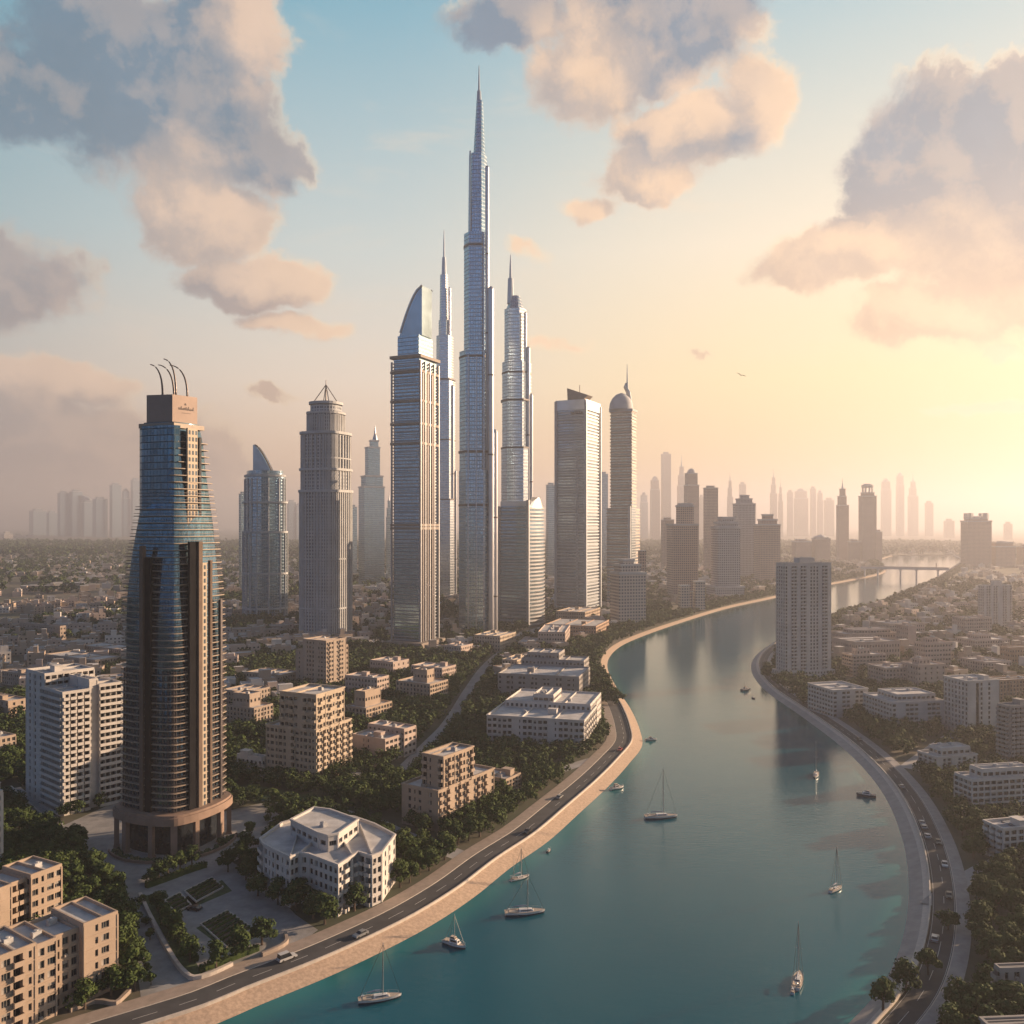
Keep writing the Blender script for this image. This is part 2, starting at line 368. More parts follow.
lw = wall_strip('embankment_wall', LA, LN, BANK_L, BANK_L + .5, .75, kerbm, kl, 1, kl0); tag(lw, 'low pale stone wall between the left road and the sandy embankment', 'wall')
strip('road', L(6.7), L(14.5), .03, .03, asphalt, k1=kl)
strip('pavement', L(14.5), L(19.6), .15, .15, pave, k1=kl); wall = wall_strip('kerb', LA, LN, 14.5, 14.7, .152, kerbm, kl, 1); kind(wall, 'structure')
dashes('road_marking', LA, LN, 10.6, .045, .15, 5, 6, kl, paint); dashes('road_marking', LA, LN, 7.1, .045, .12, 1, 0, kl, paint)
rw = wall_strip('embankment_wall', RA, RN, BANK_R, BANK_R + .4, .8, kerbm, kr, -1, kr0); tag(rw, 'low pale wall edging the curved grey right embankment', 'wall')
strip('road', Rr(7.2), Rr(13.6), .03, .03, asphalt, True, k1=kr)
strip('pavement', Rr(13.6), Rr(17.6), .15, .15, greystone, True, k1=kr); kind(wall_strip('kerb', RA, RN, 13.6, 13.85, .16, kerbm, kr, -1), 'structure')
dashes('road_marking', RA, RN, 10.4, .045, .14, 5, 5, kr, paint); dashes('road_marking', RA, RN, 7.5, .045, .12, 1, 0, kr, paint); dashes('road_marking', RA, RN, 13.3, .045, .12, 1, 0, kr, paint)

BLOCKED = []                                     # polylines with half widths and footprints where nothing grows
def lane(name, px, w, m, z=.012, world=None, smooth=True):
    c = catmull(world or [gp(x, y) for x, y in px], 6) if smooth else [gp(x, y) for x, y in px]
    a = np.array(c); n = normals(c, 1)
    o = strip(name, [tuple(p) for p in a + n * -w / 2], [tuple(p) for p in a + n * w / 2], z, z, m); BLOCKED.append((a, w / 2 + 2.2)); return c
boulevard = lane('road', [(400, 775), (432, 742), (445, 729), (457, 712), (470, 690), (487, 666), (505, 650), (530, 634), (560, 622)], 9, lightroad)
lane('road', [(560, 770), (592, 760), (618, 754)], 7, lightroad, .014)
lane('road', [(375, 822), (400, 834), (440, 848), (478, 862)], 8, lightroad, .016)
lane('road', [(232, 792), (290, 803), (345, 812), (390, 832)], 5, lightroad, .018)
lane('road', [(232, 742), (330, 772), (400, 775)], 6, lightroad, .010)
lane('road', [(14, 788), (45, 815), (75, 842)], 5, lightroad, .02)
lane('road', [(300, 640), (380, 628), (455, 645), (560, 622)], 10, lightroad, .008)
lane('road', [(60, 640), (160, 655), (300, 640)], 8, lightroad, .006)
lane('road', [(905, 768), (960, 730), (1024, 700)], 6, lightroad, .01)
lane('road', [(930, 905), (980, 870), (1030, 850)], 6, lightroad, .01)
lane('road', [(840, 645), (930, 625), (1024, 640)], 8, lightroad, .01)
# the square round the dark tower and its garden
def sheet(name, px, z, m, k='structure', block=True, lab=None, world=False):
    pts = px if world else [gp(x, y) for x, y in px]
    ar = sum(pts[i][0] * pts[(i + 1) % len(pts)][1] - pts[(i + 1) % len(pts)][0] * pts[i][1] for i in range(len(pts)))
    if ar < 0: pts = pts[::-1]
    mb = MB(); mb.face([(x, y, z) for x, y in pts]); o = mb.build(name, m); kind(o, k)
    if block: BLOCKED.append((np.array(pts), None))
    return o
plaza_m = mk('plaza_paving', (.25, .245, .24), .8, var=.18, scale=.22, bump=.05)
sheet('pavement', [(62, 826), (88, 868), (112, 890), (132, 930), (142, 1006), (186, 1004), (262, 965), (300, 944), (318, 930), (296, 915), (262, 880), (232, 862), (262, 848), (290, 822), (262, 803), (222, 812), (120, 800)], .022, plaza_m)
lawn = mk('lawn_grass', (.045, .075, .025), .95, var=.3, scale=.6)
hedge_m = mk('clipped_hedge', (.035, .06, .02), .95, var=.4, scale=1.2, bump=.4)
sheet('lawn', [(228, 788), (262, 786), (330, 800), (322, 806), (262, 800), (236, 800)], .026, lawn, 'structure')
grass_px = [[(168, 906), (196, 892), (206, 899), (178, 914)], [(180, 900), (222, 880), (232, 891), (190, 909)], [(196, 928), (226, 915), (264, 933), (228, 952)], [(142, 896), (156, 894), (205, 978), (186, 975)]]
for q in grass_px: sheet('lawn', q, .035, lawn, 'structure', block=False)
# ------------------------------------------------------------ building kit
W_ = dict(
    beige=mk('beige_render', (.33, .265, .215), .85, var=.10, scale=.12), sand=mk('sand_render', (.36, .28, .215), .85, var=.10, scale=.12),
    pink=mk('rosy_render', (.43, .345, .30), .85, var=.10, scale=.12), white=mk('off_white_render', (.50, .475, .45), .8, var=.10, scale=.12),
    grey=mk('grey_render', (.27, .255, .245), .85, var=.12, scale=.12), cream=mk('cream_render', (.41, .34, .265), .85, var=.10, scale=.12),
    tan=mk('tan_stone', (.33, .22, .15), .8, var=.14, scale=.15), dark=mk('dark_bronze', (.045, .042, .045), .45, var=.2, scale=.3))
ROOF = mk('pale_roof_deck', (.46, .45, .44), .9, var=.20, scale=.22)
ROOF2 = mk('grey_roof_deck', (.33, .32, .32), .9, var=.22, scale=.22)
GLASS = mk('window_glass', (.018, .022, .028), .08, var=.4, scale=.3, spec=.6)
GLASSB = mk('blue_glass', (.02, .05, .075), .06, var=.3, scale=.2, spec=.8)
CURTAIN = mk('pale_curtain', (.34, .31, .28), .9, var=.2, scale=1)
FRAME = mk('window_frame', (.30, .27, .24), .6, var=.1, scale=1)
UNITM = mk('roof_machinery', (.40, .40, .40), .7, var=.2, scale=1)
STEEL = mk('brushed_steel', (.45, .46, .48), .35, .8, var=.1, scale=.5)
DARKM = mk('dark_metal', (.06, .05, .055), .5, .3, var=.2, scale=.5)
FOOT = []                                        # (polygon, short phrase) of every building, to keep trees and houses off

def area(p): return sum(p[i][0] * p[(i + 1) % len(p)][1] - p[(i + 1) % len(p)][0] * p[i][1] for i in range(len(p))) / 2
def ccw(p): return p if area(p) > 0 else p[::-1]
def inset(p, d):
    n = len(p); out = []
    for i in range(n):
        a, b, c = np.array(p[i - 1]), np.array(p[i]), np.array(p[(i + 1) % n])
        t1 = (b - a) / (np.linalg.norm(b - a) + 1e-9); t2 = (c - b) / (np.linalg.norm(c - b) + 1e-9)
        n1 = np.array((-t1[1], t1[0])); n2 = np.array((-t2[1], t2[0])); k = 1 + n1 @ n2
        out.append(tuple(b + (n1 + n2) * d / max(k, .35)))
    return out
def blk(xc, yb, x0, x1, rot, z=0.0, D=None):
    """four corners of a block on the ground: near corner at xc, its left face ends at x0 and its right face at x1"""
    if D is None: X, Y = gp(xc, yb, z)
    else: X, Y = xat(xc, D), D
    c, s = math.cos(R(rot)), math.sin(R(rot))
    def solve(px, ux, uy):
        a = (px - CX) / F; return (a * Y - X) / (ux - a * uy)
    tl = solve(x0, -c, s); tr = solve(x1, s, c)
    if not 0 < tl < 150: print('WARN left', xc, x0, x1, rot, round(tl)); tl = 16
    if not 0 < tr < 150: print('WARN right', xc, x0, x1, rot, round(tr)); tr = 16
    A = (X - c * tl, Y + s * tl); B = (X + s * tr, Y + c * tr)
    return [A, (X, Y), B, (A[0] + B[0] - X, A[1] + B[1] - Y)]
def sub(q, u0, u1, v0, v1):
    """part of a block: u along its front face from the left end, v backwards, both 0..1"""
    A, P, B, C = (np.array(k) for k in q); f = lambda u, v: tuple(A + (P - A) * u + (C - A) * v)
    return [f(u0, v0), f(u1, v0), f(u1, v1), f(u0, v1)]

def window_into(mb, M, w, h, mull=1, fm=0, gm=1, var=0):
    """frame and glass of one window, centred at the matrix M, facing -Y"""
    T = lambda x, y, z: tuple(M @ Vector((x, y, z))); t = .07
    mb.face([T(-w / 2, .02, -h / 2), T(w / 2, .02, -h / 2), T(w / 2, .02, h / 2), T(-w / 2, .02, h / 2)], gm)
    if var == 1: mb.face([T(-w / 2 + .05, .0, -h / 2 + .05), T(-w * .12, .0, -h / 2 + .05), T(-w * .12, .0, h / 2 - .05), T(-w / 2 + .05, .0, h / 2 - .05)], 2)      # half drawn curtain
    if var == 2: mb.face([T(-w / 2, -.01, h * .05), T(w / 2, -.01, h * .05), T(w / 2, -.01, h / 2), T(-w / 2, -.01, h / 2)], 0)                              # lowered shutter
    if var == 3:                                                                                                                                     # cooling unit on the sill
        for q in (((-.4, -.75, -.1), (.3, -.75, -.1), (.3, -.75, .45), (-.4, -.75, .45)), ((-.4, -.75, .45), (.3, -.75, .45), (.3, -.02, .45), (-.4, -.02, .45)), ((.3, -.75, -.1), (.3, -.02, -.1), (.3, -.02, .45), (.3, -.75, .45)), ((-.4, -.02, -.1), (-.4, -.75, -.1), (-.4, -.75, .45), (-.4, -.02, .45))): mb.face([T(x, y, z - h / 2 + .1) for x, y, z in q], 2)
    bars = [(-w / 2, -w / 2 + t, -h / 2, h / 2), (w / 2 - t, w / 2, -h / 2, h / 2), (-w / 2 + t, w / 2 - t, -h / 2, -h / 2 + t), (-w / 2 + t, w / 2 - t, h / 2 - t, h / 2)]
    for k in range(mull): x = -w / 2 + w * (k + 1) / (mull + 1); bars.append((x - t / 2, x + t / 2, -h / 2 + t, h / 2 - t))
    for a, b, c, d in bars: mb.face([T(a, -.03, c), T(b, -.03, c), T(b, -.03, d), T(a, -.03, d)], fm)
WSPEC = {'w': (1.4, 1.75, .35, 1), 'W': (1.95, 1.65, .35, 2), 'n': (.75, 1.6, .35, 0), 'b': (2.1, 2.35, 1.3, 1), 'B': (2.3, 2.0, .9, 2), 'r': (2.35, 1.5, .4, 2), 't': (1.1, 2.2, .4, 0)}
WMESH, BMESH = {}, {}
def win_mesh(c, var=0):
    if (c, var) not in WMESH:
        w, h, r, ml = WSPEC[c]; mb = MB(); window_into(mb, Matrix(), w, h, ml, var=var); o = mb.build('window', [FRAME, GLASS, CURTAIN]); WMESH[c, var] = o.data; bpy.data.objects.remove(o)
    return WMESH[c, var]
def balc_into(mb, M, w, d=.9, h=1.0):
    T = lambda x, y, z: tuple(M @ Vector((x, y, z)))
    for x0, x1, y0, y1, z0, z1 in ((-w / 2 - .1, w / 2 + .1, -d, 0, -.18, 0), (-w / 2 - .1, w / 2 + .1, -d, -d + .12, 0, h), (-w / 2 - .1, -w / 2 + .02, -d + .12, 0, 0, h), (w / 2 - .02, w / 2 + .1, -d + .12, 0, 0, h)):
        c = [(x0, y0), (x1, y0), (x1, y1), (x0, y1)]
        for k in range(4): (a, b), (e, f) = c[k], c[(k + 1) % 4]; mb.face([T(a, b, z0), T(e, f, z0), T(e, f, z1), T(a, b, z1)])
        mb.face([T(*q, z1) for q in c]); mb.face([T(*q, z0) for q in c[::-1]])
def balc_mesh(c, wm):
    k = (c, wm.name)
    if k not in BMESH:
        mb = MB(); balc_into(mb, Matrix(), WSPEC[c][0]); o = mb.build('balcony', wm); BMESH[k] = o.data; bpy.data.objects.remove(o)
    return BMESH[k]

def facade(mb, P, Q, z0, z1, floors, pats, bay=3.0, wins=None, skip0=0):
    """wall from P to Q with window openings; pats: letters repeated along the wall (a list gives one string per storey from below)"""
    px, py = P; L_ = math.hypot(Q[0] - px, Q[1] - py)
    if L_ < .05: return
    tx, ty = (Q[0] - px) / L_, (Q[1] - py) / L_; nx, ny = ty, -tx
    nb = max(1, round(L_ / bay)); bw = L_ / nb; fh = (z1 - z0) / floors
    pt = lambda u, z, d=0.0: (px + tx * u - nx * d, py + ty * u - ny * d, z)
    if L_ > 3:
        for j in range(1, floors):                  # string courses and pilasters stand a little proud of the wall
            z = z0 + j * fh - .1
            mb.face([pt(0, z, -.12), pt(L_, z, -.12), pt(L_, z + .22, -.12), pt(0, z + .22, -.12)]); mb.face([pt(0, z + .22, -.12), pt(L_, z + .22, -.12), pt(L_, z + .22), pt(0, z + .22)]); mb.face([pt(0, z), pt(L_, z), pt(L_, z, -.12), pt(0, z, -.12)])
        for u in [0.16, L_ - .16] + ([i * bw for i in range(3, nb - 2, 4)] if floors > 3 else []):
            mb.face([pt(u - .16, z0, -.16), pt(u + .16, z0, -.16), pt(u + .16, z1, -.16), pt(u - .16, z1, -.16)]); mb.face([pt(u + .16, z0, -.16), pt(u + .16, z0), pt(u + .16, z1), pt(u + .16, z1, -.16)]); mb.face([pt(u - .16, z0), pt(u - .16, z0, -.16), pt(u - .16, z1, -.16), pt(u - .16, z1)])
    if L_ < 1.5: mb.face([pt(0, z0), pt(L_, z0), pt(L_, z1), pt(0, z1)]); return
    for j in range(floors):
        ps = pats[min(j, len(pats) - 1)] if isinstance(pats, (list, tuple)) else pats
        za, zb = z0 + j * fh, z0 + (j + 1) * fh
        for i in range(nb):
            c = ps[i % len(ps)]; ua, ub = i * bw, (i + 1) * bw; sp = WSPEC.get(c)
            if sp is None or j < skip0 or sp[0] > bw - .2: 
                if sp is not None and j >= skip0 and WSPEC['w'][0] < bw - .2: c, sp = 'w', WSPEC['w']
                else: mb.face([pt(ua, za), pt(ub, za), pt(ub, zb), pt(ua, zb)]); continue
            w, h, rd, ml = sp; h = min(h, fh - .5); um = (ua + ub) / 2; zc = za + fh * .52 if c not in 'bt' else za + .2 + h / 2
            a, b, lo, hi = um - w / 2, um + w / 2, zc - h / 2, zc + h / 2
            for q in ((ua, ub, za, lo), (ua, ub, hi, zb), (ua, a, lo, hi), (b, ub, lo, hi)): mb.face([pt(q[0], q[2]), pt(q[1], q[2]), pt(q[1], q[3]), pt(q[0], q[3])])
            mb.face([pt(a, lo), pt(b, lo), pt(b, lo, rd), pt(a, lo, rd)]); mb.face([pt(a, hi, rd), pt(b, hi, rd), pt(b, hi), pt(a, hi)])
            mb.face([pt(a, lo), pt(a, lo, rd), pt(a, hi, rd), pt(a, hi)]); mb.face([pt(b, lo, rd), pt(b, lo), pt(b, hi), pt(b, hi, rd)])
            if wins is not None: wins.append((c, pt(um, zc, rd - .02), pt(um, lo), math.atan2(ty, tx), (nx, ny)))
def roof_into(mb, poly, z, ph=.9, t=.4, m=0, md=1):
    """parapet on top of the wall and a deck inside it"""
    ins = inset(poly, t); n = len(poly)
    for i in range(n):
        j = (i + 1) % n
        mb.face([(*poly[i], z), (*poly[j], z), (*poly[j], z + ph), (*poly[i], z + ph)], m)
        mb.face([(*poly[i], z + ph), (*poly[j], z + ph), (*ins[j], z + ph), (*ins[i], z + ph)], m)
        mb.face([(*ins[i], z + ph), (*ins[j], z + ph), (*ins[j], z), (*ins[i], z)], m)
    mb.face([(*p, z) for p in ins], md)

CAM2 = np.array((0.0, 0.0))
def building(name, label, cat, vols, wall, short, group=None, near=True, roofm=None, units=3, seed=0, parts=None):
    """vols: dicts poly, z0, z1, fl, pats (per edge or one), bay, ph"""
    rnd = random.Random(seed + int(abs(vols[0]['poly'][0][0]) * 7)); wm = W_[wall]; roofm = roofm or ROOF
    c = np.mean(np.array(vols[0]['poly']), axis=0); root = thing(name, label, cat, (float(c[0]), float(c[1]), 0), group)
    wins = []
    for v in vols:
        wmb, rmb = MB(), MB()
        p = ccw(v['poly']); v['poly'] = p; FOOT.append((np.array(p), short)); n = len(p)
        for i in range(n):
            pats = v.get('pats', 'w'); pats = pats.get(i, pats.get('*', 'w')) if isinstance(pats, dict) else pats
            facade(wmb, p[i], p[(i + 1) % n], v.get('z0', 0), v['z1'], v['fl'], pats, v.get('bay', 3.0) * .86, wins, v.get('skip', 0))
        roof_into(rmb, p, v['z1'], v.get('ph', .9))
        if v.get('cornice'):
            o_ = inset(p, -.35); z = v['z1'] + v.get('ph', .9); i_ = inset(p, .002)
            for i in range(n):
                j = (i + 1) % n
                wmb.face([(*o_[i], z - .55), (*o_[j], z - .55), (*o_[j], z + .06), (*o_[i], z + .06)]); wmb.face([(*o_[i], z + .06), (*o_[j], z + .06), (*inset(p, .3)[j], z + .06), (*inset(p, .3)[i], z + .06)])
                wmb.face([(*p[i], z - .55), (*p[j], z - .55), (*o_[j], z - .55), (*o_[i], z - .55)])
        wmb.build('wall', wm, root); rmb.build('roof', [wm, roofm], root)
    cam = CAM2; seen, rest = [], []
    for w in wins:
        d = (cam[0] - w[1][0]) * w[4][0] + (cam[1] - w[1][1]) * w[4][1]
        (seen if d > 0 else rest).append(w)
    seen.sort(key=lambda w: w[1][0] ** 2 + w[1][1] ** 2 + (H - w[1][2]) ** 2)
    lx, ly, lz = root.location
    nb_ = 0
    if near:
        for w in seen[:100]:
            o = bpy.data.objects.new('window', win_mesh(w[0], rnd.choice((0, 0, 0, 0, 1, 1, 2, 3 if w[0] in 'wW' else 0)))); COL.objects.link(o); o.parent = root; o.location = (w[1][0] - lx, w[1][1] - ly, w[1][2]); o.rotation_euler = (0, 0, w[3])
        rest = seen[100:] + rest
    else: rest = seen + rest
    if rest:
        mb = MB()
        for w in rest: window_into(mb, Matrix.Translation(w[1]) @ Matrix.Rotation(w[3], 4, 'Z'), *WSPEC[w[0]][:2], WSPEC[w[0]][3], var=rnd.choice((0, 0, 0, 1, 2)))
        kind(mb.build('window', [FRAME, GLASS, CURTAIN], root), 'stuff')
    bal = [w for w in seen if w[0] == 'b']
    if near:
        for w in bal[:100]:
            o = bpy.data.objects.new('balcony', balc_mesh('b', wm)); COL.objects.link(o); o.parent = root; o.location = (w[2][0] - lx, w[2][1] - ly, w[2][2]); o.rotation_euler = (0, 0, w[3])
        bal = bal[100:]
    if bal:
        mb = MB()
        for w in bal: balc_into(mb, Matrix.Translation(w[2]) @ Matrix.Rotation(w[3], 4, 'Z'), WSPEC['b'][0])
        kind(mb.build('balcony', wm, root), 'stuff')
    for v in vols:
        p = v['poly']
        if len(p) == 4 and not v.get('nounit'):
            a, b, c, d = (np.array(k) for k in p)
            for s in ((.36, .7) if np.linalg.norm(b - a) > 20 else (rnd.uniform(.35, .65),)):
                e, f = a + (b - a) * s, d + (c - d) * s; L_ = float(np.linalg.norm(f - e))
                if L_ > 6 and not any(w is not v and w['z1'] > v['z1'] and inside((e + f) / 2, np.array(inset(w['poly'], -3))) for w in vols): mb = MB(); mb.box(*((e + f) / 2), v['z1'] + .002, L_ - 1.0, .35, .75, math.atan2(*(f - e)[::-1])); mb.build('roof_wall', wm, root)
    for k in range(units):
        vv = vols[k % len(vols)]; p = np.array(vv['poly']); ctr = p.mean(axis=0)
        if vv.get('nounit'): continue
        q = ctr + (p[rnd.randrange(len(p))] - ctr) * rnd.uniform(.15, .5) ; a = math.atan2(*(p[1] - p[0])[::-1]); z = vv['z1']
        if any(u is not vv and u['z1'] > z and inside(q, np.array(inset(u['poly'], -2))) for u in vols): continue
        mb = MB(); s = rnd.random(); size = min(np.ptp(p[:, 0]), np.ptp(p[:, 1]))
        if size < 7: continue
        if k == 0 and rnd.random() < .8: mb.box(*q, z + .001, 4.5, 3.2, 2.6, a); mb.box(*q, z + 2.6, 4.9, 3.6, .25, a); mb.build('stair_house', wm, root)
        else:
            mb.box(*q, z + .001, 2.4, 1.6, .25, a); mb.box(*q, z + .25, 2.1, 1.3, 1.1, a); mb.lathe(q[0], q[1], [(.5, z + 1.35), (.5, z + 1.6), (.3, z + 1.62)], 10); mb.build('roof_machine', UNITM, root)
    return root
def inside(q, p):
    x, y = q; r = False; n = len(p); j = n - 1
    for i in range(n):
        if (p[i][1] > y) != (p[j][1] > y) and x < (p[j][0] - p[i][0]) * (y - p[i][1]) / (p[j][1] - p[i][1]) + p[i][0]: r = not r
        j = i
    return r
def roofz(yr, xc, yb): return zat(yr, gp(xc, yb)[1])
# ------------------------------------------------------------ low blocks of the left bank
AB = 'apartment block'
def simple(name, label, short, wall, xc, yb, yr, x0, x1, rot, fl, pats='w', bay=3.0, near=True, extra=None, cat=AB, z=None, units=3, **kw):
    q = blk(xc, yb, x0, x1, rot); h = z or zat(yr, q[1][1]) - .9
    vols = [dict(poly=q, z1=h, fl=fl, pats=pats, bay=bay, **kw)]
    if extra: vols += extra(q, h)
    return building(name, label, cat, vols, wall, short, near=near, units=units)
def tall(u0, u1, v0, v1, z, fl, pats='w', **kw): return lambda q, h: [dict(poly=sub(q, u0, u1, v0, v1), z0=h, z1=z, fl=fl, pats=pats, **kw)]

# two rosy wings in the near left corner
def wing(name, label, short, A, B, h, depth, fl, pats, segs, wall='sand'):
    ax, ay = gp(*A, h); bx, by = gp(*B, h); a, b = np.array((ax, ay)), np.array((bx, by)); t = (b - a) / np.linalg.norm(b - a); n = np.array((-t[1], t[0]))
    L_ = np.linalg.norm(b - a); vols = []
    for (u0, u1, rec, dz, pt) in segs:
        p0 = a + t * (L_ * u0) + n * rec; p1 = a + t * (L_ * u1) + n * rec
        vols.append(dict(poly=[tuple(p0), tuple(p1), tuple(p1 + n * (depth - rec)), tuple(p0 + n * (depth - rec))], z1=h + dz, fl=fl, pats={0: pt, '*': 'w.'}, bay=2.9, ph=.8, cornice=False))
    return building(name, label, AB, vols, wall, short, units=4)
wing('terraced_block', 'rosy terraced block with stepped bays and white roof terraces, nearest in the bottom left corner', 'the rosy terraced block', (-60, 985), (118, 917), 17.5, 15, 6, None,
     [(0, .30, 0, 0, 'WwWb'), (.30, .50, 0, .6, 'Wbn.'), (.50, .62, 0, 0, 'wW'), (.62, .78, 2.2, -.6, 'bb'), (.78, 1.0, 0, .8, '.nW')])
wing('terraced_block', 'rosy slab with dark stairwell standing behind the stepped terraced block', 'the rosy terraced block', (-60, 913), (62, 868), 18, 13, 6, None,
     [(0, .56, 0, 0, 'ww.W'), (.56, .72, 1.8, -.5, 'b'), (.72, 1.0, 0, .5, 'WnW')])
# pale block with a curved penthouse
ring = [(260, 838), (264, 843), (275, 849), (290, 856), (299, 852), (309, 853), (338, 864), (352, 855), (358, 851), (372, 855), (382, 851), (395, 834), (374, 823), (354, 816), (318, 812), (282, 822)]
pp = [gp(x, y, 15.5) for x, y in ring]
pent = [gp(x, y, 19.5) for x, y in [(291, 820), (318, 833), (328, 836), (338, 834), (358, 820), (330, 810), (314, 808)]]
root = building('apartment_block', 'pale many-sided block with curved corners and roof terraces, nearest beside the left road', AB,
         [dict(poly=pp, z1=14.6, fl=5, pats={'*': 'wn', 0: 'b', 3: 'wb', 4: 'w', 5: 'bw', 6: 'wbw', 7: 'b', 8: 'b', 9: 'w', 10: '.w'}, bay=2.8, cornice=True, nounit=True),
          dict(poly=pent, z0=14.6, z1=19.2, fl=1, pats='rr', bay=3.5, ph=.7, cornice=True)], 'white', 'the pale many-sided block', units=2)
mb = MB()
for a, b in (((300, 852), (322, 834)), ((352, 855), (340, 836)), ((372, 855), (360, 824)), ((290, 857), (300, 826))):
    p, q_ = np.array(gp(*a, 15.5)), np.array(gp(*b, 15.5)); c_ = (p + q_) / 2; d_ = q_ - p
    mb.box(*c_, 14.62, float(np.linalg.norm(d_)) - 1.2, .3, 1.2, math.atan2(d_[1], d_[0]))
mb.build('terrace_wall', W_['white'], root)

# tall stepped block
q = blk(316, 785, 266, 351, 25); z1 = roofz(732, 316, 785); q2 = sub(q, .27, .985, .02, .82); z2 = zat(692, 402)
building('stepped_block', 'tall beige stepped block of small windows with a narrower upper storey block', AB,
         [dict(poly=q, z1=z1, fl=8, pats={0: 'wWwWw.bW', 1: 'bWbw', '*': 'w'}, bay=2.8, cornice=True), dict(poly=q2, z0=z1, z1=z2, fl=4, pats={0: 'bWbW.', 1: 'Wbw', '*': 'w'}, bay=2.8, cornice=True)], 'cream', 'the tall beige stepped block', units=3)
# slim block tower with lower shoulders
q = blk(326, 692, 303, 346, 30); D = q[1][1]; z1 = zat(642, D)
building('tower_block', 'beige tower block with lower shoulders on either side, behind the stepped block', AB,
         [dict(poly=q, z1=z1, fl=11, pats={0: '.wWw', 1: 'WbW.', '*': 'w'}, bay=2.9, cornice=True), dict(poly=sub(q, -.42, -.003, .1, .75), z1=z1 - 8, fl=8, pats='.w', bay=2.9), dict(poly=sub(q, .25, .8, 1.003, 1.35), z1=z1 - 6, fl=8, pats='w', bay=2.9)], 'beige', 'the beige tower block', near=False)
simple('apartment_block', 'low rosy block with white roof at the right foot of the beige tower block', 'the beige tower block', 'pink', 377, 700, 678, 345, 389, 28, 4, {0: 'w', '*': 'W'}, near=False)
simple('apartment_block', 'small rosy flat-roofed block behind the low one, near the foot of the banded glass tower', 'the banded glass tower', 'pink', 393, 679, 662, 370, 409, 32, 3, {0: 'w', '*': 'w.'}, near=False)
simple('apartment_block', 'beige square block with a box on its roof, on the west side of the boulevard', 'the square boulevard block', 'sand', 430, 706, 684, 396, 448, 30, 5, {0: 'w', '*': 'W'}, near=False,
       extra=tall(.35, .75, .3, .7, 20.5, 1, 'w'))
simple('apartment_block', 'wide rosy block with a grey roof behind the square boulevard block', 'the square boulevard block', 'pink', 442, 686, 668, 411, 456, 30, 4, {'*': 'w'}, near=False)
simple('apartment_block', 'small rosy block beside the tree belt at the upper end of the boulevard', 'the upper end of the boulevard', 'pink', 461, 660, 646, 444, 473, 30, 3, {'*': 'w'}, near=False)
# long low one with stepped white roofs
q = blk(385, 763, 352, 402, 32); h = roofz(741, 385, 763)
building('apartment_block', 'long low rosy block with white split-level roofs beside the boulevard trees', AB,
         [dict(poly=q, z1=h, fl=4, pats={0: '..nn.', 1: 'rr', '*': 'w'}, bay=3.4), dict(poly=sub(q, -.05, 1.06, 1.003, 1.75), z1=h + 2.6, fl=4, pats={1: 'rr', '*': 'w'}, bay=3.4)], 'pink', 'the long low rosy block', units=5)
# L shaped pair by the road
q = blk(438, 832, 402, 494, 33); h = 14.6
q2 = blk(441, 0, 417, 477, 33, D=q[1][1] + 6)
building('stepped_block', 'sand-coloured block with a taller rear block, beside the left road', AB,
         [dict(poly=q, z1=h, fl=5, pats={0: '.wnw.w', 1: 'bWb.w', '*': 'w'}, bay=2.9, cornice=True, nounit=True), dict(poly=sub(q, .40, .98, .10, .62), z0=h, z1=zat(757, q[1][1] + 6), fl=4, pats={0: 'bn.', 1: 'Wbw', '*': 'w'}, bay=2.9, cornice=True)], 'sand', 'the sand-coloured block by the left road', units=3)
simple('apartment_block', 'low sand-coloured annexe with a white roof just right of the taller rear block', 'the sand-coloured block by the left road', 'sand', 506, 797, 779, 474, 521, 33, 4, {0: '.w', 1: 'W', '*': 'w'})
# wide white slabs
q = blk(584, 753, 487, 597, 15); h = roofz(722, 578, 753)
building('white_slab', 'wide off-white slab with a long row of windows, nearest of the stacked slabs by the bay', AB,
         [dict(poly=q, z1=h, fl=5, pats={0: 'WbwWb.n', '*': 'wb'}, bay=3.1, cornice=True), dict(poly=sub(q, .06, .98, .62, 1.5), z0=0, z1=h + 3.2, fl=6, pats={0: 'w', '*': 'w'}, bay=3.1), dict(poly=sub(q, .36, .58, .66, 1.2), z0=h + 3.2, z1=h + 7, fl=1, pats='r', bay=3.4)], 'white', 'the wide off-white slab', units=6)
q = blk(579, 704, 498, 590, 15); h = roofz(678, 585, 704)
building('white_slab', 'wide grey-white slab with recessed bays, second of the stacked slabs by the bay', AB,
         [dict(poly=q, z1=h, fl=5, pats={0: 'w.W', '*': 'w'}, bay=3.1), dict(poly=sub(q, .10, .92, 1.003, 1.5), z1=h + 4, fl=6, pats={0: 'w', '*': 'w'}, bay=3.1), dict(poly=sub(q, .16, .58, 1.1, 1.6), z0=h + 4, z1=h + 8, fl=1, pats='w')], 'grey', 'the second slab by the bay', near=False, units=5)
simple('apartment_block', 'small rosy cube with a white roof behind the stacked slabs', 'the rosy cube', 'pink', 565, 651, 632, 538, 570, 8, 4, {'*': 'w'}, near=False, z=None)
simple('apartment_block', 'small low block left of the rosy cube, behind the stacked slabs', 'the rosy cube', 'pink', 535, 652, 642, 518, 540, 10, 3, {'*': 'w'}, near=False)
simple('apartment_block', 'long tan block with flat roofs behind the rosy cube, beside the bay trees', 'the long tan block', 'tan', 596, 641, 626, 545, 609, 18, 4, {'*': 'w'}, near=False)
simple('apartment_block', 'rosy block with stepped roof among trees left of the long low rosy block', 'the long low rosy block', 'sand', 366, 727, 708, 345, 392, 30, 4, {0: 'w', '*': 'W'}, near=False, extra=tall(.2, .7, .2, .8, 18, 1))
